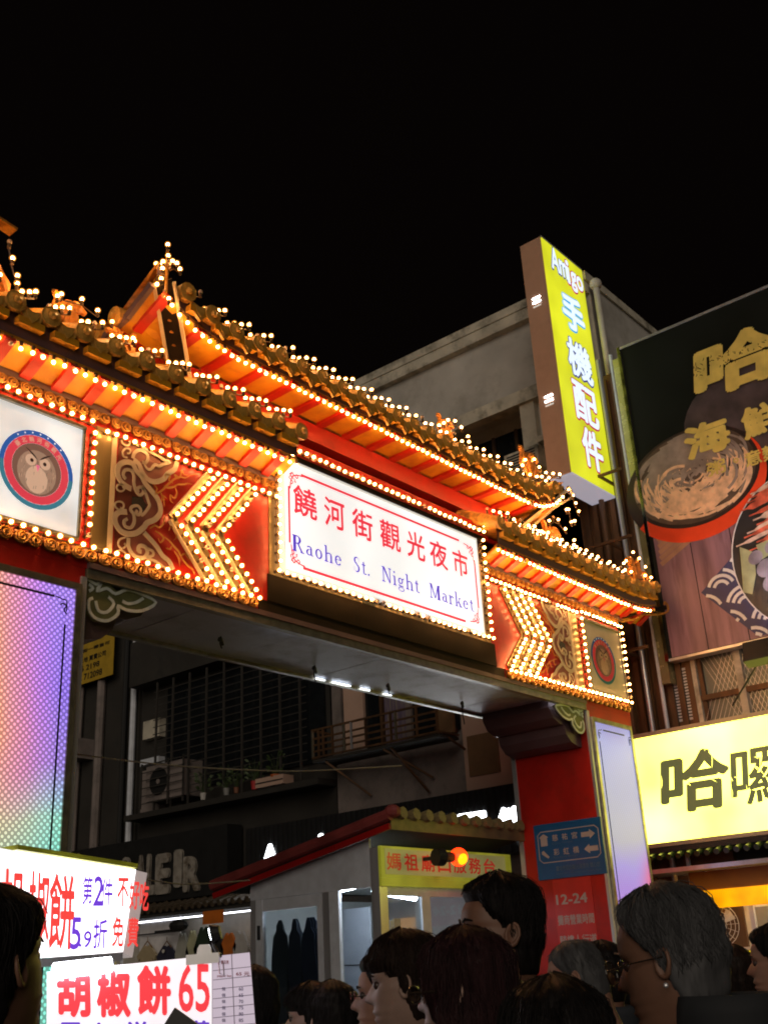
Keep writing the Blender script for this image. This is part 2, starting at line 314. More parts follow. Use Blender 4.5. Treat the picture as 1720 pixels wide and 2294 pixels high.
# serif letters drawn stroke by stroke (thick stems, hairline serifs)
def serif_word(word, height, xheight=0.62):
    """returns list of (polygon) in units of cap height, and the total width"""
    polys = []; X = 0.0; T = 0.20; h = 0.075
    LI = [0]
    def P(*p): polys.append((LI[0], [(X+a, b) for a, b in p]))
    def stem(x, y0, y1, w=T): P((x-w/2, y0), (x+w/2, y0), (x+w/2, y1), (x-w/2, y1))
    def ser(x0, x1, y): P((x0, y-h/2), (x1, y-h/2), (x1, y+h/2), (x0, y+h/2))
    def arc(cx, cy, rx, ry, a0, a1, tx=0.165, ty=h, n=14):
        for i in range(n):
            a = math.radians(a0+(a1-a0)*i/n); b = math.radians(a0+(a1-a0)*(i+1)/n)
            P((cx+rx*math.cos(a), cy+ry*math.sin(a)), (cx+rx*math.cos(b), cy+ry*math.sin(b)),
              (cx+(rx-tx)*math.cos(b), cy+(ry-ty)*math.sin(b)), (cx+(rx-tx)*math.cos(a), cy+(ry-ty)*math.sin(a)))
    x_ = xheight
    for li, ch in enumerate(word):
        LI[0] = li
        if ch == 'R':
            stem(0.17, 0, 1); ser(0.02, 0.32, 0.02); ser(0.02, 0.42, 0.98); arc(0.38, 0.75, 0.24, 0.25, -90, 90); ser(0.2, 0.42, 0.52)
            P((0.34, 0.51), (0.47, 0.51), (0.74, 0.03), (0.60, 0.03)); ser(0.56, 0.82, 0.02); w = 0.84
        elif ch == 'a':
            stem(0.40, 0.05, x_*0.72, 0.12); arc(0.26, x_*0.70, 0.20, x_*0.30, 0, 150, 0.11); arc(0.24, 0.20, 0.20, 0.20, 90, 300, 0.12); P((0.24, 0.37), (0.40, 0.37), (0.40, 0.40), (0.24, 0.40))
            P((0.22, 0.0), (0.34, 0.03), (0.40, 0.10), (0.36, 0.12)); ser(0.38, 0.54, 0.04); w = 0.58
        elif ch == 'o': arc(0.28, x_/2, 0.25, x_/2+0.01, 0, 360, 0.12, h, 26); w = 0.60
        elif ch in 'hkn':
            stem(0.14, 0, 1.03 if ch != 'n' else x_, 0.12); ser(0.01, 0.27, 0.02); ser(0.01, 0.14, 1.0 if ch != 'n' else x_-0.02)
            if ch == 'k':
                P((0.20, 0.24), (0.24, 0.22), (0.50, x_), (0.45, x_)); P((0.27, 0.33), (0.38, 0.42), (0.60, 0.03), (0.45, 0.03)); ser(0.36, 0.58, x_-0.01); ser(0.40, 0.64, 0.02); w = 0.65
            else:
                stem(0.50, 0, x_*0.72, 0.12); arc(0.35, x_*0.68, 0.21, x_*0.32, 0, 150, 0.12); ser(0.38, 0.63, 0.02); w = 0.66
        elif ch == 'e':
            arc(0.28, x_/2, 0.25, x_/2+0.01, 12, 325, 0.12, h, 22); P((0.12, x_*0.53), (0.52, x_*0.53), (0.52, x_*0.60), (0.12, x_*0.60)); w = 0.58
        elif ch == 'S':
            arc(0.31, 0.76, 0.23, 0.24, 50, 240, 0.13); arc(0.31, 0.25, 0.25, 0.26, -125, 60, 0.14); P((0.13, 0.66), (0.22, 0.54), (0.50, 0.36), (0.42, 0.47)); P((0.13,0.62),(0.24,0.66),(0.52,0.38),(0.42,0.34))
            stem(0.50, 0.70, 0.97, 0.03); stem(0.08, 0.04, 0.30, 0.03); w = 0.64
        elif ch == 't':
            stem(0.19, 0.08, x_+0.20, 0.11); ser(0.03, 0.36, x_-0.01); arc(0.31, 0.13, 0.175, 0.14, 180, 320, 0.10); w = 0.44
        elif ch == '.': arc(0.10, 0.07, 0.075, 0.075, 0, 360, 0.075, 0.075, 12); w = 0.26
        elif ch == 'N':
            stem(0.14, 0.02, 0.98, 0.07); stem(0.66, 0.0, 0.98, 0.07); P((0.10, 0.98), (0.27, 0.98), (0.69, 0.0), (0.60, 0.0)); ser(0.02, 0.27, 0.02); ser(0.02, 0.24, 0.98); ser(0.54, 0.79, 0.98); w = 0.82
        elif ch == 'i': stem(0.14, 0, x_, 0.12); ser(0.01, 0.27, 0.02); ser(0.01, 0.14, x_-0.02); arc(0.13, 0.87, 0.075, 0.075, 0, 360, 0.075, 0.075, 12); w = 0.30
        elif ch == 'g':
            arc(0.24, x_*0.66, 0.20, x_*0.34, 0, 360, 0.10, h, 20); arc(0.27, -0.15, 0.25, 0.16, 0, 360, 0.07, 0.05, 22); P((0.10, 0.16), (0.16, 0.22), (0.14, 0.06), (0.06, 0.08)); P((0.08, 0.02), (0.44, 0.02), (0.44, 0.10), (0.10, 0.10)); P((0.36, x_-0.06), (0.52, x_+0.02), (0.54, x_-0.05), (0.40, x_-0.12)); w = 0.58
        elif ch == 'M':
            stem(0.14, 0.02, 0.98, 0.07); stem(0.82, 0, 0.98); P((0.10, 0.98), (0.26, 0.98), (0.53, 0.04), (0.46, 0.04)); P((0.46, 0.04), (0.54, 0.04), (0.83, 0.98), (0.75, 0.98)); ser(0.02, 0.27, 0.02); ser(0.02, 0.24, 0.98); ser(0.68, 0.97, 0.02); ser(0.76, 0.97, 0.98); w = 1.0
        elif ch == 'r': stem(0.14, 0, x_, 0.12); ser(0.01, 0.29, 0.02); ser(0.01, 0.14, x_-0.02); arc(0.32, x_*0.66, 0.14, x_*0.34, 60, 160, 0.08); arc(0.40, x_-0.10, 0.065, 0.065, 0, 360, 0.065, 0.065, 10); w = 0.48
        elif ch == ' ': w = 0.48
        else: w = 0.4
        X += w+0.075
    return polys, X-0.075
# ================================================================== ground and street
CX = 7.47                                    # centre line of the gate
YF = 6.0                                     # its front face
def mx(x, s): return x if s < 0 else 2*CX-x
g = MB(); g.add([(-120,-120,0),(160,-120,0),(160,160,0),(-120,160,0)], [(0,1,2,3)]); struct(g.build('ground', M['asphalt']))
g = MB(); g.box(11.95, 13.2, -6, 40, 0.002, 0.13); struct(g.build('pavement', M['pave']))

M['added_strip_glow'] = emat('added_glow_strip', (0.80, 0.88, 1.0), 9.0)
# ================================================================== the market gate
gate = thing('market_gate', 'red Chinese archway with tiled upturned roofs spanning the street', 'gate', (CX, 6.5, 0))
FR = lambda y: ((0, y, 0), (1,0,0), (0,0,1), (0,-1,0))
# --- columns
for s in (-1, 1):
    xa, xb = sorted((mx(3.07, s), mx(4.12, s)))
    col = MB().box(xa, xb, 6.0, 7.05, 0, 4.30).build('column', M['red'], gate)
    # metal-framed panel of coloured lights on the front
    pa, pb = sorted((mx(3.16, s), mx(4.075, s)))
    fr = MB()
    for (a, b, c, d) in ((pa, pb, 4.115, 4.165), (pa, pb, 0.35, 0.40), (pa, pa+0.045, 0.40, 4.115), (pb-0.045, pb, 0.40, 4.115)):
        fr.box(a, b, 5.955, 5.998, c, d)
    fr.build('panel_frame', M['trim'], col)
    led = bpy.data.materials.new('light_dot_panel'); led.use_nodes = True; nt = led.node_tree; N = nt.nodes; L = nt.links; b = N['Principled BSDF']
    tc = N.new('ShaderNodeTexCoord'); sp = N.new('ShaderNodeSeparateXYZ'); L.new(tc.outputs['Object'], sp.inputs[0])
    def mth(op, a, b_=None, c_=None):
        n = N.new('ShaderNodeMath'); n.operation = op
        for i, q in enumerate((a, b_, c_)):
            if q is None: continue
            if isinstance(q, (int, float)): n.inputs[i].default_value = q
            else: L.new(q, n.inputs[i])
        return n.outputs[0]
    p = 0.043
    A = mth('MULTIPLY', mth('ADD', sp.outputs['X'], sp.outputs['Z']), 1/(p*1.0)); B = mth('MULTIPLY', mth('SUBTRACT', sp.outputs['X'], sp.outputs['Z']), 1/(p*1.0))
    fa = mth('SUBTRACT', mth('FRACT', A), 0.5); fb = mth('SUBTRACT', mth('FRACT', B), 0.5)
    dd = mth('SQRT', mth('ADD', mth('MULTIPLY', fa, fa), mth('MULTIPLY', fb, fb)))
    dot = N.new('ShaderNodeMapRange'); dot.interpolation_type = 'SMOOTHSTEP'; L.new(dd, dot.inputs[0]); dot.inputs[1].default_value = 0.18; dot.inputs[2].default_value = 0.40; dot.inputs[3].default_value = 1; dot.inputs[4].default_value = 0
    nz = N.new('ShaderNodeTexNoise'); nz.inputs['Scale'].default_value = 1.6; nz.inputs['Detail'].default_value = 1; L.new(tc.outputs['Object'], nz.inputs['Vector'])
    zr = N.new('ShaderNodeValToRGB'); xr = N.new('ShaderNodeValToRGB'); mix = N.new('ShaderNodeMix'); mix.data_type = 'RGBA'
    zz = mth('ADD', sp.outputs['Z'], mth('MULTIPLY', mth('SUBTRACT', nz.outputs[0], 0.5), 0.5))
    if s < 0:
        # the tops are violet, the foot green and blue; the outer side is warm pink
        mr = N.new('ShaderNodeMapRange'); mr.inputs[1].default_value = 2.2; mr.inputs[2].default_value = 4.2; L.new(zz, mr.inputs[0]); L.new(mr.outputs[0], zr.inputs[0])
        els = [(0.0, (0.10,0.75,0.55,1)), (0.22, (0.25,0.80,0.55,1)), (0.36, (0.30,0.22,0.75,1)), (0.6, (0.30,0.18,0.95,1)), (1.0, (0.42,0.25,1.0,1))]
        mr2 = N.new('ShaderNodeMapRange'); mr2.inputs[1].default_value = 4.02; mr2.inputs[2].default_value = 3.52; L.new(mth('ADD', sp.outputs['X'], mth('MULTIPLY', mth('SUBTRACT', sp.outputs['Z'], 3.3), 0.12)), mr2.inputs[0]); lo = N.new('ShaderNodeMapRange'); lo.inputs[1].default_value = 2.3; lo.inputs[2].default_value = 3.1; lo.inputs[3].default_value = 0.25; L.new(zz, lo.inputs[0]); L.new(mth('MULTIPLY', mr2.outputs[0], lo.outputs[0]), mix.inputs['Factor'])
        els2 = [(0, (0.55,0.30,1.0,1)), (0.3, (0.85,0.25,0.75,1)), (0.6, (1.0,0.30,0.30,1)), (1.0, (1.0,0.40,0.22,1))]; base = 0.55; st = 1.6; e3 = mr2
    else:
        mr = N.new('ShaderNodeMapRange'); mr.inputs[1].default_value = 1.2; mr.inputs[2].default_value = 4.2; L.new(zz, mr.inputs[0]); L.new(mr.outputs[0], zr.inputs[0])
        els = [(0.0, (0.65,0.30,0.55,1)), (0.30, (0.45,0.22,0.95,1)), (0.46, (0.40,0.34,1.0,1)), (0.56, (0.42,0.46,0.72,1)), (0.9, (0.36,0.44,1.0,1)), (1.0, (0.25,0.24,0.8,1))]  # far panel: glossy blue and lavender reflections put into its glow
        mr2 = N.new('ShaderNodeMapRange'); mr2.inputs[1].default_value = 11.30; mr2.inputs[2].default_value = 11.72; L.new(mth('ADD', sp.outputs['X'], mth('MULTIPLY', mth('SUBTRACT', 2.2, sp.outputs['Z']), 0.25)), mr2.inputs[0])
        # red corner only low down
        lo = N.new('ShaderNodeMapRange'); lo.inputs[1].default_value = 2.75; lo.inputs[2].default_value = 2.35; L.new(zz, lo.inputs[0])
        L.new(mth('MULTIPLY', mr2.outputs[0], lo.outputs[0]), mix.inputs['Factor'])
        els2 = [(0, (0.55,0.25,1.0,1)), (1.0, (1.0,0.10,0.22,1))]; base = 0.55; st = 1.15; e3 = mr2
    for cr_, ee in ((zr, els), (xr, els2)):
        while len(cr_.color_ramp.elements) > 1: cr_.color_ramp.elements.remove(cr_.color_ramp.elements[0])
        cr_.color_ramp.elements[0].position = ee[0][0]; cr_.color_ramp.elements[0].color = ee[0][1]
        for pos, cc in ee[1:]:
            q = cr_.color_ramp.elements.new(pos); q.color = cc
    L.new(e3.outputs[0], xr.inputs[0]); L.new(zr.outputs[0], mix.inputs['A']); L.new(xr.outputs[0], mix.inputs['B'])
    L.new(mix.outputs['Result'], b.inputs['Emission Color'])
    stn = N.new('ShaderNodeMapRange'); L.new(dot.outputs[0], stn.inputs[0]); stn.inputs[3].default_value = base; stn.inputs[4].default_value = st
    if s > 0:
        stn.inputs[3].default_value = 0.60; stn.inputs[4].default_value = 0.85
    L.new(stn.outputs[0], b.inputs['Emission Strength']); b.inputs['Base Color'].default_value = (0.32, 0.24, 0.27, 1); b.inputs['Roughness'].default_value = 0.5
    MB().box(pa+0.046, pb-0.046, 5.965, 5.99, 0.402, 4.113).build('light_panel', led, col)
    bl = MB(); y = 5.962
    xin, xout = sorted((mx(3.26, s), mx(3.97, s)))
    ci = mx(3.97, s); sgn = 1 if s < 0 else -1
    bl.box(min(ci, ci-sgn*0.013), max(ci, ci-sgn*0.013), y, y+0.003, 0.6, 3.86)
    bl.box(xin+0.12, xout-0.10, y, y+0.003, 4.03, 4.045); bl.box(xin, xin+0.012, y, y+0.003, 0.6, 3.9) if s > 0 else None
    fr_ = FR(y)
    for cxx in ((ci,) if s < 0 else (xin, xout)):
        bl.ribbon([(cxx, 3.93), (cxx-0.02*sgn, 3.96), (cxx-0.005*sgn, 3.99), (cxx-0.035*sgn, 4.0), (cxx-0.05*sgn, 3.985)], 0.010, fr_, 0.002)
        bl.ribbon([(cxx, 3.95), (cxx-0.004*sgn, 4.02), (cxx-0.045*sgn, 4.03), (cxx-0.09*sgn, 4.04)], 0.008, fr_, 0.002)
    bl.build('panel_border_print', M['dark'], col)
    # metal edge of the column and corner strips
    e = MB(); xe = mx(4.12, s); sg = 1 if s < 0 else -1
    e.box(*sorted((xe-0.035*sg, xe+0.012*sg)), 5.985, 6.02, 0, 4.235)
    e.box(*sorted((xe-0.002*sg, xe+0.012*sg)), 6.03, 6.07, 0, 4.235) if s < 0 else e.box(*sorted((xe-0.002*sg, xe+0.012*sg)), 7.0, 7.055, 0, 4.2)
    e.build('edge_strip', M['steel'], col)
    # stepped corbel under the beam on the inner face
    cb = MB(); xi = mx(4.12, s)
    prof = [(0, 4.285), (0.62, 4.285), (0.62, 4.20), (0.55, 4.10), (0.42, 4.045), (0.34, 4.045), (0.31, 3.95), (0.22, 3.87), (0.08, 3.835), (0, 3.835)]
    vs = []
    for yy in (6.10, 6.98): vs += [(xi+sg*(a+0.013), yy, z) for a, z in prof]
    k = len(prof); cb.add(vs, [tuple(range(k)), tuple(range(2*k-1, k-1, -1))]+[(i, (i+1) % k, k+(i+1) % k, k+i) for i in range(k)])
    cb.build('corbel', M['purple'], gate)

# --- beam across the opening
beam = MB().box(3.07, 11.87, 6.0, 7.05, 4.302, 5.56).build('beam', M['red'], gate)
for i in range(6):
    MB().box(4.13+i*1.1135, 4.13+(i+1)*1.1135-0.008, 6.05, 7.0, 4.285-0.0015*(i % 2), 4.300).build('soffit_panel', M['soffit'], beam)
MB().box(5.75, 9.2, 5.984, 5.9975, 4.347, 4.437).build('dark_fascia', M['blackbox'], beam)
t = MB(); t.box(4.13, 10.81, 5.985, 6.045, 4.235, 4.301); t.box(4.13, 10.81, 7.003, 7.055, 4.255, 4.301)
t.build('edge_trim', M['trim'], beam)
MB().box(4.13, 10.81, 5.97, 5.997, 4.302, 4.345).build('grey_fascia', M['purple'], beam)
# added glowing strips for the white dashes on both soffit edges; they brighten the soffit
for i, (x0, x1, yy) in enumerate(((5.95, 6.35, 6.052), (8.0, 8.4, 6.052), (8.75, 9.0, 6.052), (10.1, 10.4, 6.052), (7.45, 7.58, 6.985), (7.68, 7.95, 6.985), (8.10, 8.24, 6.985), (8.46, 8.58, 6.985))):
    MB().box(x0, x1, yy, yy+0.006, 4.262, 4.268).build('glow_strip', M['added_strip_glow'], beam)
# wires and lamp stubs hanging from the soffit
for (px, py, ln) in ((495, 1425, 0.10), (705, 1490, 0.16), (870, 1530, 0.12), (1035, 1570, 0.25)):
    p = W(px, py, 2, 4.285); w = MB(); w.tube([p, p+Vector((0.01,0.02,-0.05)), p+Vector((-0.01,0.0,-ln*0.6)), p+Vector((0.02,0.01,-ln))], 0.007, 5)
    w.tube([p+Vector((0,0,-0.02)), p+Vector((0.05,0.03,-0.06))], 0.012, 5); w.sphere(p+Vector((-0.01,0,-0.03)), 0.022, 6, 4)
    w.build('hanging_wire', M['dark'], beam)
w = MB(); w.bar((8.15,6.5,4.281), (9.05,6.5,4.281), 0.45, 0.004, (0,1,0)); 
# --- scroll ornament piece, shared
def spiral(cx, cz, r, turns, a0, dirn, n=14):
    out = []
    for i in range(n):
        t = i/(n-1); a = a0+dirn*turns*2*PI*t; rr = r*(1-0.78*t); out.append((cx+rr*math.cos(a), cz+rr*math.sin(a)))
    return out
def scroll_mesh(w, h):
    m_ = MB(); F = ((0,0,0), (1,0,0), (0,0,1), (0,-1,0)); r = h*0.46
    out = []
    for k, cx in enumerate((-w*0.245, w*0.245)):
        m_.plate(ell(cx, 0, w*0.25, h*0.5, 12), ((0,0.004*k,0),)+F[1:], 0.02)
        pts = [Vector((a, -0.012, b)) for a, b in spiral(cx, 0.0, r*0.86, 1.35, PI*0.6 if k else PI*0.4, -1 if k else 1)]
        m_.tube(pts, h*0.095, 4, 1)
        m_.tube([Vector((cx+w*0.235*math.cos(a), -0.006, h*0.46*math.sin(a))) for a in [2*PI*i/10 for i in range(11)]], h*0.07, 4, 1, cap=False)
    m_.plate([(-w*0.5, h*0.25), (w*0.5, h*0.25), (w*0.5, h*0.52), (-w*0.5, h*0.52)], ((0,0.003,0),)+F[1:], 0.012)
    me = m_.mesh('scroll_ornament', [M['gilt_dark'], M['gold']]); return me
sc_big = scroll_mesh(0.205, 0.085); sc_up = scroll_mesh(0.175, 0.075); sc_sm = scroll_mesh(0.165, 0.070)
def row(me, x0, x1, y, z, pitch, parent):
    n = max(1, round(abs(x1-x0)/pitch)); 
    for i in range(n):
        o = put('scroll_ornament', me, parent, (x0+(x1-x0)*(i+0.5)/n, y, z), rot=(random.uniform(-.03,.03), random.uniform(-.03,.03), 0))
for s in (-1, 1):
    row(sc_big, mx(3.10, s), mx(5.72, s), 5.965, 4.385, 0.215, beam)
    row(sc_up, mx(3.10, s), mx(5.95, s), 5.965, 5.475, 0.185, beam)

# --- painted wings
zp = lambda x, y: (lambda q: (q.x, q.z))(W(220+x*.2411, 920+y*.2411, 1, 5.98))
def wing(s):
    wg = MB(); a, b = sorted((mx(3.10, s), mx(5.93, s)))
    wg.box(a, b, 5.985, 5.999, 4.44, 5.43); part = wg.build('painted_wing', M['red'], beam)
    mp = lambda pts: [(mx(x, s), z) for x, z in pts]
    F = FR(5.978)
    # brass band and cream line beside the emblem
    q = MB(); x0, x1 = sorted((mx(4.13, s), mx(4.265, s))); q.box(x0, x1, 5.972, 5.984, 4.45, 5.40); q.build('brass_band', M['goldstrip'], part)
    q = MB(); x0, x1 = sorted((mx(4.268, s), mx(4.31, s))); q.box(x0, x1, 5.970, 5.984, 4.45, 5.40); q.build('cream_strip', M['cream'], part)
    # maroon field behind the clouds
    fld = [zp(*p) for p in ((150,240),(340,320),(735,475),(600,640),(500,680),(560,800),(585,930),(480,1050),(420,1110),(540,1230),(690,1480),(110,1300))]
    q = MB(); q.plate(mp([(max(x, 4.33), z) for x, z in fld]), F, 0.003); q.build('cloud_field', M['maroon'], part)
    F2 = FR(5.974); q = MB()
    for pl in (((175,545),(215,490),(275,490),(330,540),(365,610),(420,690),(480,760),(545,850),(560,920),(480,1040),(410,1045),(380,1110),(300,1150),(210,1130),(165,1050),(165,990),(215,955),(285,965),(350,900),(440,880),(410,800),(330,740),(260,720),(190,640)),
               ((330,430),(370,380),(460,440),(540,500),(640,520),(700,500),(640,600),(520,650),(470,640),(400,560)),
               ((300,1190),(420,1150),(500,1220),(580,1330),(660,1480),(560,1440),(450,1390),(330,1370))):
        q.plate(mp([zp(*p) for p in pl]), F2, 0.003)
    q.build('cloud_fill', M['mauve'], part)
    q = MB(); q.plate(mp([zp(*p) for p in ((310,800),(400,810),(445,880),(400,960),(350,900),(305,880))]), FR(5.970), 0.002); q.build('cloud_core', M['dark'], part)
    q = MB(); F3 = FR(5.966)
    def rb(pts, w, tp=False): q.ribbon(mp([zp(*p) for p in pts]), w, F3, 0.006, taper=tp)
    rb([(345,320),(420,350),(500,400),(560,430),(600,460),(660,485),(600,500),(560,520),(520,505),(490,545)], 0.024)
    rb([(315,450),(330,400),(380,370),(440,400),(455,450),(430,490),(400,480)], 0.026)
    rb([(490,545),(455,550),(430,520),(420,470)], 0.020)
    rb([(725,475),(705,545),(640,590),(600,640),(520,665),(450,640),(400,570),(370,500),(320,460)], 0.040)
    rb([(300,730),(245,700),(195,650),(172,575),(190,510),(250,480),(315,500),(345,560),(400,620),(430,680),(480,740),(530,800),(565,870),(570,950),(520,1015),(450,1045),(415,1090),(350,1140),(270,1150),(200,1120),(155,1050),(150,985),(190,945),(260,945)], 0.042)
    rb([(250,640),(225,600),(245,555),(300,560),(325,610),(325,680),(350,760),(385,790),(415,755),(395,715),(360,725),(365,760)], 0.024)
    rb([(395,700),(430,760),(460,850),(470,890),(420,960),(390,980)], 0.022)
    rb([(265,1010),(235,1030),(245,1080),(300,1090),(330,1030),(320,960),(295,930),(310,895),(360,890),(390,930),(375,970),(345,960),(355,930)], 0.024)
    rb([(420,1135),(480,1200),(540,1270),(590,1350),(650,1400),(690,1480)], 0.036)
    rb([(275,1185),(275,1260),(300,1320),(350,1365),(420,1370),(450,1320),(430,1270),(380,1260),(365,1300),(395,1315)], 0.030)
    rb([(440,1280),(500,1310),(500,1350),(440,1370),(520,1400),(590,1450),(640,1480)], 0.020)
    for pts in ([(210,270),(220,310),(260,330),(290,310),(280,285)], [(265,440),(230,430),(220,390),(250,355),(290,365),(285,400),(260,400)], [(240,695),(185,690),(165,720),(185,750),(220,750),(240,725),(215,715)], [(200,930),(155,900),(155,860),(195,848),(230,870),(225,910),(195,905)], [(250,1180),(195,1200),(180,1250),(215,1285),(250,1260),(235,1235)], [(160,1315),(200,1300),(240,1320),(250,1350)]):
        rb(pts, 0.013)
    q.build('cloud_scroll', M['beige'], part)
    q = MB()
    def rb2(pts, w=0.016): q.ribbon(mp([zp(*p) for p in pts]), w, F3, 0.004, taper=True)
    for pts in ([(510,690),(540,730),(520,780),(580,750),(630,700),(700,640),(760,620),(800,630),(860,600),(950,590)], [(615,640),(620,600),(660,610),(650,650),(690,680)], [(740,640),(760,600),(770,560),(790,600),(830,600)], [(700,700),(740,690),(790,690),(820,680),(870,690)], [(710,720),(725,770),(700,820),(665,790),(665,840),(690,865)],
                [(570,760),(600,830),(610,900)], [(580,850),(600,800),(630,820)], [(470,1100),(520,1070),(560,1090),(600,1050),(610,980)], [(520,1120),(570,1150),(600,1190),(570,1230),(550,1190)], [(590,1170),(650,1210),(700,1270),(740,1310),(760,1350),(800,1330),(830,1380),(870,1390)], [(650,1120),(670,1080),(710,1120),(720,1180),(690,1210)], [(620,1280),(660,1290),(680,1250)], [(700,1310),(740,1370),(750,1450)], [(760,1360),(820,1440),(870,1480),(885,1530)], [(730,640),(700,600),(740,620)], [(600,700),(640,720),(700,710),(740,680)]):
        rb2(pts)
    q.build('flourish', M['ochre'], part)
    # chevron channels
    for k, dx in enumerate((0, 0.155, 0.31, 0.465)):
        q = MB(); ap = (4.84+dx, 4.87)
        for e_, zt in (((5.205+dx, 5.34), 1), ((5.205+dx, 4.46), -1)):
            p0 = Vector((mx(ap[0], s), 5.976, ap[1])); p1 = Vector((mx(e_[0], s), 5.976, e_[1]))
            q.bar(p0, p1, 0.075, 0.012, (0,1,0), 0)
            d = (p1-p0).normalized(); nrm = Vector((-d.z, 0, d.x))*0.042*(1 if zt*(-s) > 0 else -1)
            q.bar(p0+nrm+Vector((0,-0.012,0)), p1+nrm+Vector((0,-0.012,0)), 0.006, 0.035, (0,1,0), 1)
        q.build('chevron_channel', [M['goldstrip'], M['cream']], part)
    return part
for s in (-1, 1): wing(s)

# --- emblem light boxes at both ends
def emblem(s, lab):
    xa, xb = sorted((mx(3.17, s), mx(4.0, s))); cx = mx(3.66, s) if s < 0 else 11.30; cz = 4.885
    em = thing('emblem_lightbox', lab, 'sign', ((xa+xb)/2, 5.96, 4.9), 'round emblems at both ends of the gate')
    MB().box(xa, xb, 5.955, 5.983, 4.49, 5.31).build('panel_face', M['emb_lit'] if s < 0 else M['emb_dim'], em)
    fr = MB(); fr.box(xa-0.02, xb+0.02, 5.93, 5.984, 5.312, 5.335); fr.box(xa-0.02, xb+0.02, 5.945, 5.984, 4.468, 4.488); fr.box(xa-0.02, xa-0.002, 5.94, 5.984, 4.49, 5.31); fr.box(xb+0.002, xb+0.02, 5.94, 5.984, 4.49, 5.31)
    fr.build('frame', M['trim'], em)
    F = FR(5.952); R = 0.285
    def col(c): return M[c+('' if s < 0 else '_dim')]
    q = MB(); ring(q, cx, cz, R, R, 0.035, 0.035, F, 0, 0, 0, PI, 20); ring(q, cx, cz, R, R, 0.035, 0.035, F, 0, 1, PI, 2*PI, 20); q.build('blue_ring', [col('em_blue'), col('em_teal')], em)
    q = MB(); ring(q, cx, cz, R-0.036, R-0.036, 0.058, 0.058, F, 0, 0); q.build('pink_ring', col('em_pink'), em)
    q = MB()
    for i in range(7):
        a = math.radians(128-i*13); fan(q, ell(cx+(R-0.018)*math.cos(a), cz+(R-0.018)*math.sin(a), 0.007, 0.007, 5), F, 0.002)
    q.build('star_dots', M['emb_lit'], em)
    q = MB()
    for i, ch in enumerate('臺北饒河街觀光'[:7]):
        a = math.radians(138-i*16); rr = R-0.066
        text_on(q, ch, Vector((cx+rr*math.cos(a), F[0][1]-0.002, cz+rr*math.sin(a)))-Vector((math.sin(a), 0, -math.cos(a)))*0.019-Vector((math.cos(a), 0, math.sin(a)))*0.019, (math.sin(a), 0, -math.cos(a)), (math.cos(a), 0, math.sin(a)), 0.038, 0.038, bold=0.01)
    q.build('ring_lettering', col('em_cream'), em)
    q = MB(); fan(q, ell(cx, cz, R-0.095, R-0.095, 28), F, 0, 0); q.build('centre_disc', col('em_brown'), em)
    # plain round owl-like bird in the middle
    q = MB(); fan(q, ell(cx, cz-0.02, 0.15, 0.16, 24), F, 0.002, 0)
    for i in range(60):
        a = random.uniform(0, 2*PI); r_ = 0.145*math.sqrt(random.random()); x, z = cx+r_*math.cos(a), cz-0.03+r_*math.sin(a)*1.02
        q.ribbon([(x, z+0.012), (x+random.uniform(-.004,.004), z-0.012)], 0.006, FR(5.9465), 0.001, 2 if random.random() < .5 else 3, smooth=0, taper=True)
    fan(q, ell(cx-0.0, cz-0.075, 0.085, 0.10, 18), F, 0.004, 1)
    for sx in (-1, 1):
        fan(q, ell(cx+sx*0.055, cz+0.055, 0.042, 0.042, 16), F, 0.006, 1); fan(q, ell(cx+sx*0.052, cz+0.053, 0.030, 0.030, 14), F, 0.008, 2); fan(q, ell(cx+sx*0.050, cz+0.053, 0.014, 0.014, 10), F, 0.010, 3)
        q.ribbon([(cx+sx*0.012, cz+0.075), (cx+sx*0.05, cz+0.105), (cx+sx*0.10, cz+0.135)], 0.012, FR(5.944), 0.001, 3, taper=True)
    fan(q, [(cx-0.016, cz+0.03), (cx+0.016, cz+0.03), (cx, cz-0.02)], F, 0.010, 4)
    q.build('bird_picture', [col('em_tan'), col('em_cream'), col('em_cream'), col('em_dark'), col('em_pinkb')], em)
    return em
M['emb_lit'] = emat('white_emblem_panel', (1.0, 0.97, 0.92), 0.66, var=0.35, scale=2.2)
M['emb_dim'] = mat('unlit_emblem_panel', (0.48, 0.42, 0.34), 0.12, var=0.08)
for nm, c in dict(em_blue=(0.03,0.12,0.42), em_teal=(0.05,0.22,0.30), em_pink=(0.80,0.06,0.09), em_brown=(0.22,0.11,0.075), em_cream=(0.72,0.45,0.30), em_tan=(0.40,0.24,0.16), em_dark=(0.03,0.012,0.01), em_pinkb=(0.9,0.18,0.30)).items():
    M[nm] = emat('backlit_'+nm[3:]+'_print', c, 0.72); M[nm+'_dim'] = mat('unlit_'+nm[3:]+'_print', tuple(x*0.75 for x in c), 0.2)
emblem(-1, 'brightly lit white panel with round pink and blue owl emblem beside the dotted light column')
emblem(1, 'dim unlit panel with round red and blue emblem at the far end of the gate')

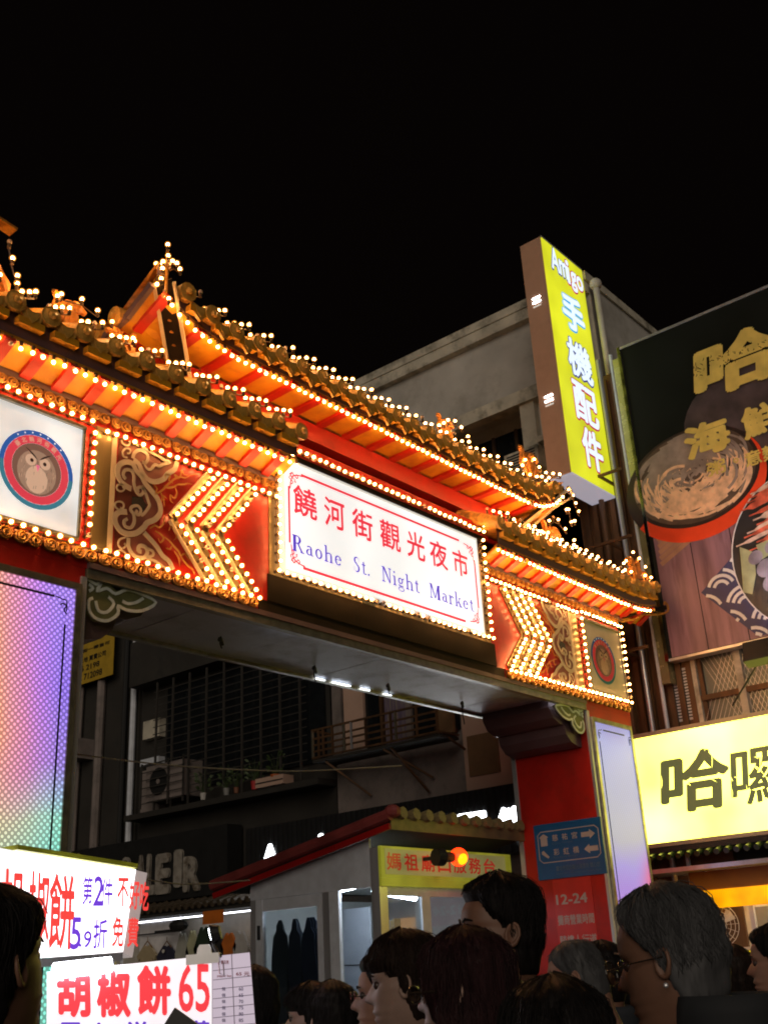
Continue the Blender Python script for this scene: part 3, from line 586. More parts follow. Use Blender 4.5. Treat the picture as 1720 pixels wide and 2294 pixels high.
# --- cloud shaped brackets painted in the upper corners of the opening
for s in (-1, 1):
    q = MB(); F = FR(6.02)
    zq = lambda x, y: (lambda p: (mx(p.x, s), p.z))(W(180+x*.3134, 1290+y*.3134, 1, 6.02))
    body = [zq(*p) for p in ((50,0),(110,20),(210,60),(260,110),(330,90),(420,110),(555,185),(500,215),(420,260),(330,250),(270,240),(262,285),(200,330),(110,320),(60,270),(50,190),(40,120))]
    q.plate(body, F, 0.03, 0)
    F = FR(6.014)
    for pts in ([(50,20),(110,60),(150,50),(120,110),(190,90),(250,130),(330,100),(420,125),(540,190),(440,250),(330,245),(270,215),(270,270),(200,320),(120,310),(70,260),(60,180),(90,160)], [(110,180),(130,250),(190,260),(240,200),(200,150)], [(300,180),(340,200),(400,190),(450,160)], [(60,60),(90,90),(60,110)]):
        q.ribbon([zq(*p) for p in pts], 0.022, F, 0.01, 1)
    q.build('corner_cloud', [M['olive'], M['greywhite']], beam)

# ================================================================== roofs
tile_p = 0.265
def cap_mesh(r):
    q = MB(); n = 12
    # half-round tile running up the slope with a domed end cap
    q.tube([(0,-0.01,0), (0,0.5,0.23)], r, 10)
    q.tube([(0,-0.035,0), (0,-0.005,0)], [r*1.12, r*1.12], 12); q.tube([(0,-0.045,0), (0,-0.034,0)], [r*0.55, r*0.95], 10)
    q.sphere((0,-0.05,0), r*0.42, 8, 4)
    return q.mesh('tile_end', M['tile'], False)
def drip_mesh(r):
    q = MB(); F = ((0,-0.02,0), (1,0,0), (0,0,1), (0,-1,0))
    q.plate([(-r*1.1, r*0.55), (-r*1.15, -r*0.1), (-r*0.75, -r*0.75), (0, -r*1.5), (r*0.75, -r*0.75), (r*1.15, -r*0.1), (r*1.1, r*0.55), (0, r*0.2)], F, 0.022)
    q.plate([(-r*0.6, r*0.1), (-r*0.5, -r*0.5), (0, -r*1.05), (r*0.5, -r*0.5), (r*0.6, r*0.1)], ((0,-0.029,0),)+F[1:], 0.008)
    q.bar((0,-0.02,-0.02), (0,0.5,0.21), r*2.0, 0.012)
    return q.mesh('drip_tile', M['tile'])
CAP, DRIP = cap_mesh(0.069), drip_mesh(0.078)
def short_cap():
    q = MB(); q.tube([(0,-0.035,0), (0,0.12,0.02)], 0.08, 12); q.sphere((0,-0.045,0), 0.03, 8, 4); return q.mesh('side_tile_end', M['tile'])
SCAP = short_cap()
def raf_mesh(L_, dz, w, h):
    return MB().bar((0,0,0), (0,-L_,dz), w, h).mesh('rafter', M['red'])
BULBS = {}
def bulb_meshes():
    for key, mt in (('lit', M['bulb']), ('off', M['bulb_off'])):
        bm = bmesh.new(); bmesh.ops.create_icosphere(bm, subdivisions=2, radius=1.0)
        me0 = bpy.data.meshes.new('t'); bm.to_mesh(me0); bm.free()
        vs = [tuple(v.co) for v in me0.vertices]; fs = [tuple(p.vertices) for p in me0.polygons]; bpy.data.meshes.remove(me0)
        for dn, d in (('face', Vector((0,1,0))), ('up', Vector((0,0,-1))), ('down', Vector((0,0,1)))):
            q = MB(); q.add([Vector(v)*(0.0125 if key == 'lit' else 0.019) for v in vs], fs, 0)
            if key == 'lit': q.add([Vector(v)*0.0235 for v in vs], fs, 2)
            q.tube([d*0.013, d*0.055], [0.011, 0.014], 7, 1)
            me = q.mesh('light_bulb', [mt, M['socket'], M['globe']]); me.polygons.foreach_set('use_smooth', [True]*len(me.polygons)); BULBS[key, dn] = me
bulb_meshes()
def string(name_label, pts, kind='face', off=0.03, jit=0.004, closed_group='strings of warm light bulbs on the gate'):
    t_ = thing('bulb_string', name_label, 'string lights', tuple(pts[0]), closed_group)
    for p in pts:
        k = 'off' if random.random() < off else 'lit'
        put('light_bulb', BULBS[k, kind], t_, Vector(p)+Vector((random.uniform(-jit,jit), random.uniform(-jit,jit), random.uniform(-jit,jit))))
    if kind != 'up' or 'tip' in name_label or 'sweep' in name_label:
        d = {'face': Vector((0,.05,0)), 'up': Vector((0,0,-.055)), 'down': Vector((0,0,.05))}[kind]; q = MB(); run = [Vector(pts[0])+d]
        for a, b_ in zip(pts, list(pts[1:])+[None]):
            if b_ is not None and (Vector(b_)-Vector(a)).length < .16: run.append(Vector(b_)+d)
            else:
                if len(run) > 1: q.tube(run, .0055, 4)
                run = [Vector(b_)+d] if b_ is not None else []
        if q.v: q.build('cable', M['socket'], t_)
    else:
        q = MB()
        for i in range(0, len(pts)-3, 4):
            if (Vector(pts[i])-Vector(pts[i+3])).length < .45: q.tube([Vector(pts[i+k])+Vector((0,0,-.058)) for k in range(4)], .006, 4)
        if q.v: o = q.build('lamp_rails', M['socket'], t_); o['kind'] = 'stuff'
    return t_
def lin(p, q, pitch, ends=True):
    p, q = Vector(p), Vector(q); n = max(1, round((q-p).length/pitch)); return [p.lerp(q, i/n) for i in range(n+1)]
YB = 5.925
SIDE = {-1: 'near left', 1: 'far right'}
for s in (-1, 1):
    nm = {-1: 'near painted wing', 1: 'far painted wing'}[s]
    P_ = lambda x, z: (mx(x, s), YB, z)
    string('warm bulbs along the top of the '+nm, lin(P_(3.12,5.395), P_(4.06,5.395), 0.087)+lin(P_(4.19,5.362), P_(5.90,5.362), 0.080))
    string('warm bulbs along the bottom of the '+nm, lin(P_(3.12,4.455), P_(5.70,4.42), 0.091), off=0.01)
    string('upright bulb row right beside the emblem of the '+nm, lin(P_(4.085,5.31), P_(4.085,4.52), 0.079))
    string('outermost upright bulb row of the '+nm, lin(P_(3.12,5.31), P_(3.12,4.52), 0.079))
    for k, dx in enumerate((0, 0.155, 0.31, 0.465)):
        a = P_(4.855+dx, 4.895); b_ = P_(5.195+dx, 5.30); c = P_(4.895+dx, 4.815); d = P_(5.195+dx, 4.475)
        string('%s bulb chevron from the cloud painting on the %s' % (('first','second','third','fourth')[k], nm), lin(b_, a, 0.074)[0:]+lin(c, d, 0.077)[0:], off=0.04)

def eave(xa, xb, y0, z0, yin, zin, curve, parent, gap_bulbs, side_hint, cap_dz, cluster_dz, clusters=4, raf_pitch=0.33, y_cap=None, label='', rise=0.36, hip=1.0):
    """soffit boards, rafters, tile ends, drip tiles, roof slope, eave bulbs and bulb clusters along X"""
    y_cap = y_cap if y_cap is not None else y0-0.07
    n = max(2, int(abs(xb-xa)/0.12)); xs = [xa+(xb-xa)*i/n for i in range(n+1)]
    q = MB()
    for x1, x2 in zip(xs, xs[1:]):
        a1, a2 = z0+curve(x1), z0+curve(x2); i1, i2 = zin+curve(x1)*0.35, zin+curve(x2)*0.35
        q.add([(x1,yin,i1),(x2,yin,i2),(x2,y0-0.03,a2),(x1,y0-0.03,a1),(x1,yin,i1+0.03),(x2,yin,i2+0.03),(x2,y0-0.03,a2+0.03),(x1,y0-0.03,a1+0.03)], [(0,1,2,3),(7,6,5,4),(3,2,6,7)])
    q.build('soffit_board', M['orange'], parent)
    nr = max(2, round(abs(xb-xa)/raf_pitch))
    for i in range(nr+1):
        x = xa+(xb-xa)*(i+0.3)/nr
        if not min(xa,xb) <= x <= max(xa,xb): continue
        c_ = curve(x); r_ = MB().bar((0, yin, zin+c_*0.35-0.012), (0, y0-0.045, z0+c_-0.012), 0.085, 0.035).mesh('rafter', M['red'])
        put('rafter', r_, parent, (x, 0, 0))
    hx = lambda x: CX+(x-CX)*hip
    # fascia + a row of small orange blocks (ends of the flying rafters)
    q = MB()
    for x1, x2 in zip(xs, xs[1:]):
        a1, a2 = z0+curve(x1), z0+curve(x2)
        q.add([(x1,y0-0.034,a1+0.03),(x2,y0-0.034,a2+0.03),(x2,y_cap+0.03,a2+cap_dz-0.03),(x1,y_cap+0.03,a1+cap_dz-0.03)], [(0,1,2,3)])
        q.add([(x1,y_cap+0.03,a1+cap_dz-0.03),(x2,y_cap+0.03,a2+cap_dz-0.03),(hx(x2),6.62,z0+cap_dz+rise),(hx(x1),6.62,z0+cap_dz+rise)], [(0,1,2,3)], 1)
        q.add([(hx(x1),6.62,z0+cap_dz+rise),(hx(x2),6.62,z0+cap_dz+rise),(x2,7.5,a2+cap_dz-0.03),(x1,7.5,a1+cap_dz-0.03)], [(0,1,2,3)], 1)
    q.build('roof_slope', [M['purple'], M['tile']], parent)
    nt_ = round(abs(xb-xa)/tile_p)
    for i in range(nt_+1):
        if hip < 1 and i in (0, nt_): continue
        x = xa+(xb-xa)*i/nt_; c_ = curve(x)
        put('tile_end', SCAP if (hip < 1 and min(i, nt_-i) < 3) else CAP, parent, (x, y_cap, z0+c_+cap_dz), rot=(random.uniform(-.04,.04), 0, random.uniform(-.05,.05)))
        if i < nt_:
            x2 = xa+(xb-xa)*(i+0.5)/nt_; put('drip_tile', DRIP, parent, (x2, y_cap, z0+curve(x2)+cap_dz-0.035), rot=(random.uniform(-.06,.06), random.uniform(-.05,.05), 0))
            bk = MB().box(-0.10, 0.10, y0-0.095, y0-0.035, 0, 0.055).mesh('rafter_end', M['orange'])
            put('rafter_end', bk, parent, (x2, 0, z0+curve(x2)+cap_dz*0.42))
    cl = []
    for i in range(nt_):
        x2 = xa+(xb-xa)*(i+0.5)/nt_; c_ = curve(x2)
        for k in range(clusters): cl.append((x2, y_cap-0.03+k*0.085, z0+c_+cluster_dz+0.012+k*0.043))
    string('rows of upright bulbs standing on the tiles of the '+label, cl, 'up', off=0.10, jit=0.006)
    q = []
    for i in range(round(abs(xb-xa)/gap_bulbs)+1):
        x = xa+(xb-xa)*i/round(abs(xb-xa)/gap_bulbs); q.append((x, y0-0.03, z0+curve(x)-0.045))
    string('line of bulbs hanging under the eave of the '+label, q, 'down', off=0.035)

up = thing('upper_roof_dummy', 'x', 'x'); bpy.data.objects.remove(up)
# upper roof
body = MB(); body.box(5.12, 9.82, 6.30, 7.0, 5.58, 6.42); upper = body.build('upper_roof', M['purple'], gate)
def cv_up(x):
    d = abs(x-CX); a = max(0, d-1.7)/1.33; return 0.02+0.34*min(a,1.1)**4.0
eave(4.46, 10.48, 5.80, 6.40, 6.14, 6.40, cv_up, upper, 0.079, 0, 0.16, 0.275, 4, 0.345, label='tall central roof', rise=0.30, hip=0.72)
q = MB(); q.box(5.0, 9.94, 6.14, 6.298, 6.20, 6.385); q.build('red_fascia_beam', M['red'], upper)
q = MB(); q.box(4.98, 5.118, 6.14, 7.1, 6.20, 6.384); q.box(9.822, 9.96, 6.14, 7.1, 6.05, 6.384); q.box(5.02, 5.118, 6.28, 6.5, 5.9, 6.199); q.build('red_side_beam', M['red'], upper)
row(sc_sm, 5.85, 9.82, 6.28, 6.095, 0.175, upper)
# side eave on the near end
for s in (-1, 1):
    q = MB(); xo = mx(4.44, s); xi = mx(4.98, s)
    ys = [5.80, 6.1, 6.5, 7.0, 7.5]; zo = [6.68, 6.52, 6.44, 6.46, 6.56]
    for i in range(4):
        q.add([(xi, max(ys[i],6.14), 6.385), (xi, ys[i+1], 6.385), (xo, ys[i+1], zo[i+1]), (xo, ys[i], zo[i])], [(0,1,2,3)])
    q.build('side_soffit_board', M['orange'], upper)
    for y_ in (6.28, 6.55, 6.82, 7.1):
        MB().bar((xi, y_, 6.37), (xo, y_-0.02, 6.46+abs(y_-6.6)*0.1), 0.085, 0.035).build('side_rafter', M['red'], upper)
    q = MB()
    for i in range(4): q.bar((xo, ys[i], zo[i]+0.01), (xo, ys[i+1], zo[i+1]+0.01), 0.04, 0.06)
    q.build('side_fascia', M['purple'], upper)
    q = MB(); q.add([(xo, 5.74, cv_up(xo)+6.52), (xo, 6.2, 6.62), (xo, 6.8, 6.58), (xo, 7.5, 6.70), (CX+(4.46-CX)*0.72 if s < 0 else CX+(10.48-CX)*0.72, 6.62, 6.86)], [(0,1,4),(1,2,4),(2,3,4)]); q.build('side_slope', M['tile'], upper)
    for y_ in (6.2, 6.46, 6.72, 6.98, 7.24):
        put('side_tile_end', SCAP, upper, (xo+0.02*s, y_, 6.62-0.1*min(1, (y_-5.8)/0.7)+0.0), rot=(0, 0, -PI/2 if s < 0 else PI/2))
    # hip bracket: a dark plate with two pale rails running out to the corner
    p0 = Vector((mx(5.0, s), 6.12, 6.24)); p1 = Vector((mx(4.50, s), 5.74, 6.74))
    q = MB(); q.bar(p0, p1, 0.13, 0.05, (0,0,1), 0); d = (p1-p0).normalized(); a = d.cross(Vector((0,0,1))).normalized()
    for sg in (-1, 1): q.bar(p0+a*sg*0.08+Vector((0,-0.01,-0.035)), p1+a*sg*0.08+Vector((0,-0.01,-0.035)), 0.026, 0.03, (0,0,1), 1)
    for t_ in (0.15, 0.36, 0.5, 0.62): c_ = p0.lerp(p1, t_)-Vector((0,0,0.035)); q.box(c_.x-0.014, c_.x+0.014, c_.y-0.008, c_.y+0.008, c_.z-0.006, c_.z+0.004, 2)
    if s > 0:
        # curled tip with a gilt outline
        pts = [p0+Vector((0,0,-0.1)), p0.lerp(p1, .4)+Vector((0,0,-.12)), p0.lerp(p1, .75)+Vector((0.02,0,-.10)), p1+Vector((0.12,-0.03,-0.06)), p1+Vector((0.17,-0.03,0.03)), p1+Vector((0.10,-0.03,0.08)), p1+Vector((0.06,-0.03,0.03))]
        q.tube(catmull([tuple(p) for p in pts], 4), 0.014, 5, 1)
    q.build('hip_bracket', [M['blackbox'], M['cream'], M['gold']], upper)
string('bulbs climbing the near corner tip of the tall central roof', [(4.50, 5.70, 7.05), (4.50,5.69,6.94), (4.46,5.70,6.87), (4.44,5.68,6.78), (4.43,5.67,6.68), (4.56,5.71,6.93), (4.64,5.71,6.90), (4.50,5.66,6.52), (4.51, 5.70, 6.55)][:8], 'up', off=0)
string('bulbs curling round the far corner tip of the tall central roof', [(10.52,5.70,6.78), (10.60,5.70,6.72), (10.66,5.70,6.64), (10.70,5.70,6.55), (10.60,5.72,6.40), (10.53,5.72,6.37), (10.50,5.72,6.52), (10.44,5.72,6.50)], 'up', off=0)
q = MB(); q.tube([(4.50,5.70,6.60), (4.50,5.70,7.0)], 0.012, 6); q.build('corner_rod', M['gold'], upper)
# ridge
q = MB(); pts = [(5.1,6.62,6.95), (6.2,6.62,6.94), (7.47,6.62,6.93), (8.7,6.62,6.94), (9.8,6.62,6.95)]
for a, b_ in zip(pts, pts[1:]): q.bar(a, b_, 0.14, 0.16)
q.build('ridge', M['gold'], upper)

# lower roofs, one over each wing
lowers = {}
for s in (-1, 1):
    a, b_ = mx(2.42, s), mx(5.98, s)
    lo = MB(); x0, x1 = sorted((mx(2.9, s), mx(5.96, s))); lo.box(x0, x1, 6.02, 7.0, 5.562, 5.84)
    low = lo.build('lower_roof', M['purple'], gate); lowers[s] = low
    def cv(x, s=s): d = abs(x-CX); t_ = max(0, d-4.2)/0.85; return 0.0+0.10*min(t_,1.2)**2.5
    eave(a, b_, 5.79, 5.665, 6.01, 5.545, cv, low, 0.084, 0, 0.25, 0.375, 4, 0.26, label={-1:'low roof over the nearer wing', 1:'low roof over the farther wing'}[s], rise=0.16)
    q = MB(); x0, x1 = sorted((mx(2.95, s), mx(5.97, s))); q.box(x0, x1, 5.965, 6.02, 5.515, 5.561); q.build('eave_beam', M['purple'], low)
    q = MB(); pts = [(mx(2.9, s), 6.62, 6.12), (mx(4.2, s), 6.62, 6.12), (mx(5.6, s), 6.62, 6.12)]
    for p0, p1 in zip(pts, pts[1:]): q.bar(p0, p1, 0.13, 0.14)
    q.build('ridge', M['gold'], low)
    # hip tip
    p0 = Vector((mx(3.0, s), 6.0, 5.56)); p1 = Vector((mx(2.28, s), 5.72, 5.76))
    q = MB(); q.bar(p0, p1, 0.12, 0.05, (0,0,1), 0)
    pts = [p0+Vector((0,-.02,-.06)), p0.lerp(p1,.35)+Vector((0,-.02,-.06)), p0.lerp(p1,.42)+Vector((0,-.02,-.02)), p0.lerp(p1,.8)+Vector((0,-.02,-.06)), p1+Vector((0.05*s,-.02,-.04)), p1+Vector((0.10*s,-.02,.05)), p1+Vector((0.03*s,-.02,.09)), p1+Vector((0.0,-.02,.05))]
    q.tube(catmull([tuple(p) for p in pts], 4), 0.014, 5, 1); q.build('hip_bracket', [M['blackbox'], M['gold']], low)

# seated beasts and flame plates on the ridges (each a part of its roof)
def beast(pos, sc, parent, face=1):
    q = MB(); p = Vector(pos)
    q.sphere(p+Vector((0,0,0.10))*sc, 0.085*sc, 10, 6, 0, (1.1,0.7,1.25)); q.sphere(p+Vector((0.05*face,0,0.24))*sc, 0.06*sc, 10, 6, 0, (1.2,0.8,1))
    q.tube([p+Vector((0.10*face,0,0.24))*sc, p+Vector((0.15*face,0,0.22))*sc], [0.035*sc, 0.022*sc], 6)
    q.tube(catmull([tuple(p+Vector(v)*sc) for v in ((-0.08*face,0,0.05), (-0.16*face,0,0.12), (-0.13*face,0,0.25), (-0.18*face,0,0.32))], 3), [0.03*sc]*9+[0.006*sc], 5)
    for dx in (-0.05, 0.06): q.tube([p+Vector((dx,-0.03,0.1))*sc, p+Vector((dx*1.2,-0.04,0))*sc], 0.024*sc, 5)
    for k in range(3): q.plate([(0,0),(0.03*sc,0.07*sc),(-0.03*sc,0.05*sc)], (p+Vector(((-0.02-0.035*k)*face,0,0.17+0.03*(2-k)))*sc, (1,0,0), (0,0,1), (0,-1,0)), 0.02*sc)
    return q.build('ridge_beast', M['ridge'], parent)
def top_bulbs(label, pts): string(label, pts, 'up', off=0.12)
beast((3.96, 6.16, 6.22), 0.9, lowers[-1]); beast((4.42, 6.16, 6.18), 0.85, lowers[-1], -1); beast((4.95, 6.35, 6.22), 0.8, lowers[-1])
beast((10.62, 6.05, 6.10), 1.15, lowers[1]); beast((12.15, 5.82, 6.02), 1.15, lowers[1], -1); beast((12.42, 5.82, 5.98), 0.9, lowers[1])
beast((8.55, 6.0, 6.85), 0.85, upper); beast((9.95, 5.85, 6.80), 1.1, upper)
top_bulbs('scattered bulbs round the orange beasts of the low near roof', [(3.80,6.1,6.42), (3.84,6.1,6.46), (4.02,6.1,6.50), (4.16,6.1,6.46), (4.30,6.1,6.42), (4.52,6.1,6.34), (4.90,6.3,6.55), (5.12,6.3,6.62), (5.2,6.3,6.58)])
top_bulbs('scattered bulbs round the orange beasts of the low far roof', [(10.42,5.95,6.42),(10.52,5.95,6.50),(10.64,5.95,6.50),(10.78,5.95,6.42),(10.86,5.9,6.28),(10.9,5.9,6.2),(11.85,5.78,6.20),(11.93,5.78,6.25),(12.15,5.78,6.42),(12.30,5.78,6.38),(12.45,5.78,6.30),(12.52,5.78,6.12),(12.60,5.78,6.02)])
top_bulbs('scattered bulbs round the orange beasts of the tall roof', [(8.38,5.9,6.95),(8.46,5.9,7.02),(8.58,5.9,7.05),(8.70,5.9,7.02),(8.80,5.9,6.94),(9.70,5.8,6.86),(9.78,5.8,6.95),(9.98,5.8,7.02),(10.08,5.8,6.96),(10.2,5.8,6.82),(10.32,5.8,6.78)])
# tall flame finial at the very edge of the near roof
q = MB(); F = ((0,5.9,0),(1,0,0),(0,0,1),(0,-1,0))
q.plate([(2.9,5.9),(3.36,5.9),(3.38,6.0),(3.30,6.08),(3.31,6.18),(3.24,6.26),(3.2,6.32),(3.0,6.3),(2.9,6.2)], F, 0.07)
for k in range(4): q.tube(catmull([(2.98+k*0.1,5.885,5.92),(3.02+k*0.09,5.885,6.05),(2.98+k*0.08,5.885,6.24)], 4), 0.014, 5)
q.build('flame_finial', M['ridge'], lowers[-1])
MB().bar((3.0,5.86,6.62), (3.27,5.86,6.58), 0.10, 0.02, (0,0,1)).build('finial_plate', M['gold'], lowers[-1]); 
top_bulbs('bulbs edging the orange flame finial at the near end', [(3.23,5.83,6.46),(3.26,5.83,6.34),(3.31,5.83,6.22),(3.32,5.83,6.16),(3.34,5.83,6.08),(3.36,5.83,6.0)])
# the row of bulbs climbing from the centre onto the far low roof
string('dense sweep of bulbs from the signboard up to the far low roof', [(lambda t_: (9.02+1.65*t_, 5.95-0.1*t_, 5.97+0.12*math.sin(t_*2.6)+0.05*t_+(0.05 if i % 2 else 0)))(i/37) for i in range(38)], 'up', off=0.05)

# red panels that close the gap between wings and signboard, and the band over the sign
q = MB(); q.box(5.62, 5.96, 6.0-0.012, 6.0-0.001, 4.44, 5.60); q.build('red_gap_panel', M['red'], gate)
q = MB(); q.box(5.965, 8.98, 6.02, 6.29, 5.562, 6.02); q.build('red_band', M['red'], gate)
q = MB(); q.box(8.985, 9.9, 6.02, 6.29, 5.562, 5.90); q.build('red_shoulder', M['red'], gate)
# ================================================================== main signboard
sign = thing('main_signboard', 'long white lit signboard with red Chinese and blue English lettering at the gate centre', 'sign', (CX, 5.95, 4.7))
MB().box(5.84, 9.06, 5.975, 6.28, 4.44, 4.672).build('dark_base', M['blackbox'], sign)
hb = MB(); hb.box(5.86, 9.0, 5.975, 6.018, 4.674, 5.80); hb.build('housing', M['goldstrip'], sign)
MB().box(5.985, 8.80, 5.925, 5.973, 4.735, 5.735).build('lit_face', M['white_lit'], sign)
fr = MB()
for a in ((5.972, 8.813, 4.715, 4.733), (5.972, 8.813, 5.737, 5.755), (5.972, 5.984, 4.733, 5.737), (8.801, 8.813, 4.733, 5.737)): fr.box(a[0], a[1], 5.915, 5.973, a[2], a[3])
fr.build('face_frame', M['white_rim'], sign)
MB().box(5.95, 8.95, 5.90, 5.974, 5.757, 5.80).build('top_housing', M['blackbox'], sign)
MB().box(5.92, 9.0, 5.90, 6.0, 5.802, 5.825).build('top_ledge', M['red'], sign)
Fs = ((0,5.922,0), (1,0,0), (0,0,1), (0,-1,0))
zs = lambda x, y: (lambda q: (q.x, q.z))(W(600+x*.1808, 1000+y*.1808, 1, 5.922))
zs2 = lambda x, y: (lambda q: (q.x, q.z))(W(850+x*.1808, 1080+y*.1808, 1, 5.922))
# Chinese characters
q = MB()
for ch, a, b_ in (('饒', zs(308,470), zs(612,925)), ('河', zs(690,620), zs(958,1050)), ('街', zs(1033,757), zs(1305,1175)), ('觀', zs(1375,890), zs(1648,1310)),
                  ('光', zs2(325,605), zs2(568,975)), ('夜', zs2(608,720), zs2(850,1095)), ('市', zs2(893,835), zs2(1105,1175))):
    # top-left and bottom-right pixels of the glyph; the plane is seen at a slant, so take width and mean heights
    x0, x1 = a[0], b_[0]; w_ = x1-x0; zt = 5.545; zb = 5.262
    q = MB(); text_on(q, ch, (x0, 5.920, zb), (1,0,0), (0,0,1), w_, zt-zb, bold=0.022); q.build('red_character', M['red_print'], sign)
# English, drawn letters
q = MB(); 
for word, xa, xb in (('Raohe', zs(298,1100)[0], zs(912,1400)[0]), ('St.', zs(1055,1500)[0], zs(1268,1600)[0]), ('Night', zs2(22,1100)[0], zs2(490,1300)[0]), ('Market', zs2(612,1300)[0], zs2(1160,1500)[0])):
    polys, tot = serif_word(word, 1); h_ = 0.145; q = MB(); k = (xb-xa)/tot
    for L_ in sorted({l for l, _ in polys}):
        q = MB()
        for i, (l, p) in enumerate(polys):
            if l == L_: q.add([(xa+a*k, 5.920-0.00005*i, 4.92+b_*h_) for a, b_ in p], [tuple(range(len(p)))])
        q.build('blue_letter', M['blue_print'], sign)
q = MB()
for a in ((6.20, 8.50, 5.640, 5.664), (6.20, 8.50, 4.780, 4.804), (6.035, 6.055, 4.98, 5.50), (8.735, 8.755, 4.98, 5.50)): q.box(a[0], a[1], 5.921, 5.9235, a[2], a[3])
for cx_, cz_, sx, sz in ((6.06, 5.64, 1, -1), (6.06, 4.81, 1, 1), (8.73, 5.64, -1, -1), (8.73, 4.81, -1, 1)):
    Fc = FR(5.9205)
    for pts, w_ in [(p__, w__*1.5) for p__, w__ in (([(0,0.16),(0.012,0.08),(0.04,0.03),(0.10,0.005),(0.16,0)], 0.008), ([(0,0.10),(0.02,0.11),(0.035,0.09),(0.02,0.075),(0.01,0.09)], 0.007), ([(0.08,0),(0.10,0.025),(0.08,0.04),(0.065,0.02)], 0.007), ([(0.01,0.02),(0.03,0.0),(0.045,0.02),(0.03,0.04),(0.012,0.035),(0.0,0.01)], 0.009), ([(0.03,0.05),(0.06,0.06),(0.07,0.085),(0.05,0.075)], 0.006), ([(0.0,0.04),(-0.01,0.06),(0.005,0.07)], 0.007))]:
        q.ribbon([(cx_+sx*a, cz_+sz*b_) for a, b_ in pts], w_, Fc, 0.001)
q.build('red_border_print', M['red_print'], sign)
# bulbs round the board
string('warm bulbs along the bottom edge of the white signboard', lin((5.90,5.90,4.695), (8.93,5.90,4.695), 0.083), off=0.10)
string('warm bulbs up the near edge of the white signboard', lin((5.915,5.90,4.78), (5.915,5.90,5.74), 0.083), off=0.02)
string('warm bulbs up the far edge of the white signboard', lin((8.915,5.90,4.78), (8.915,5.90,5.76), 0.083), off=0.0)
string('bulbs on the leafy crest above the white signboard', lin((6.12,5.93,5.885), (8.98,5.93,5.885), 0.084), off=0.06)
string('small cluster of bulbs at the top near corner of the signboard', [(6.02,5.87,5.83),(6.05,5.87,5.77),(5.98,5.87,5.74),(5.90,5.87,5.70),(6.0,5.87,5.88)], off=0)
M['crest'] = mat('pale_pink_resin_leaf', (0.60, 0.33, 0.24), 0.25, var=0.2, scale=20)
for i in range(30):
    cx_ = 6.10+i*0.098; k = random.choice((5,6)); pts = []
    for j in range(2*k):
        a = PI*2*j/(2*k)+random.uniform(-.2,.2); r_ = (0.062 if j % 2 == 0 else 0.026)*random.uniform(.8,1.25); pts.append((r_*math.cos(a)*0.8, r_*math.sin(a)))
    me = MB().plate(pts, ((0,0,0),(1,0,0),(0,0,1),(0,-1,0)), 0.012).mesh('crest_leaf', M['crest'])
    put('crest_leaf', me, sign, (cx_, 5.985+random.uniform(-.01,.01), 5.885), rot=(random.uniform(-.3,.3), random.uniform(-.4,.4), 0))

# ================================================================== signs on the inner face of the far column
XI = 10.82
blue = thing('direction_sign', 'blue tourist direction sign with two pale arrows on the red column', 'sign', (XI-0.01, 6.5, 2.9))
def FX(x): return ((x,0,0), (0,-1,0), (0,0,1), (-1,0,0))       # frame on a wall seen from -X; u runs to the right (-Y)
M['signblue'] = mat('blue_enamel', (0.012, 0.105, 0.27), 0.35, var=0.06); M['signwhite'] = mat('pale_sign_print', (0.50, 0.40, 0.36), 0.5, var=0.05)
M['signfaint'] = mat('faint_sign_print', (0.10, 0.17, 0.26), 0.5); M['signred'] = mat('bright_red_poster', (0.62, 0.03, 0.02), 0.4, var=0.08)
b0, b1 = W(1200,1852,0,XI-0.02), W(1350,1925,0,XI-0.02)
yb0, yb1 = W(1195,1860,0,XI-0.02).y, W(1352,1900,0,XI-0.02).y; zt, zb = W(1195,1850,0,XI-0.02).z, W(1213,1972,0,XI-0.02).z
MB().box(XI-0.022, XI-0.004, yb1, yb0, zb, zt).build('plate', M['signblue'], blue)
q = MB(); u0 = -yb0; wd = yb0-yb1; hh = zt-zb; F = FX(XI-0.0235)
def bx(a, b_): return (u0+a*wd, zb+b_*hh)
for pts in ([bx(.10,.86), bx(.90,.86), bx(.95,.80), bx(.95,.36), bx(.90,.30), bx(.10,.30), bx(.05,.36), bx(.05,.80), bx(.10,.86)],): q.ribbon(pts, 0.010, F, 0.002, smooth=0)
def arrow(cx_, cz_, d):
    L_, h_ = 0.095*wd, 0.045*hh
    return [bx(cx_-d*.10, cz_-.045), bx(cx_+d*.02, cz_-.045), bx(cx_+d*.02, cz_-.085), bx(cx_+d*.10, cz_), bx(cx_+d*.02, cz_+.085), bx(cx_+d*.02, cz_+.045), bx(cx_-d*.10, cz_+.045)]
q.plate(arrow(.80,.72,1), F, 0.002); q.plate(arrow(.82,.46,-1), F, 0.002)
for i, ch in enumerate('慈祐宮'): text_on(q, ch, (XI-0.0245, -(u0+(.27+i*.145)*wd), zb+.67*hh), (0,-1,0), (0,0,1), .085*wd, .12*hh, bold=0.02)
for i, ch in enumerate('彩虹橋'): text_on(q, ch, (XI-0.0245, -(u0+(.27+i*.145)*wd), zb+.41*hh), (0,-1,0), (0,0,1), .085*wd, .12*hh, bold=0.02)
q.plate([bx(.09,.60), bx(.19,.60), bx(.19,.74), bx(.21,.76), bx(.14,.82), bx(.07,.76), bx(.09,.74)], F, 0.002); q.plate([bx(.09,.50), bx(.12,.52), bx(.20,.40), bx(.18,.37), bx(.09,.46)], F, 0.002)
q.build('pale_print', M['signwhite'], blue)
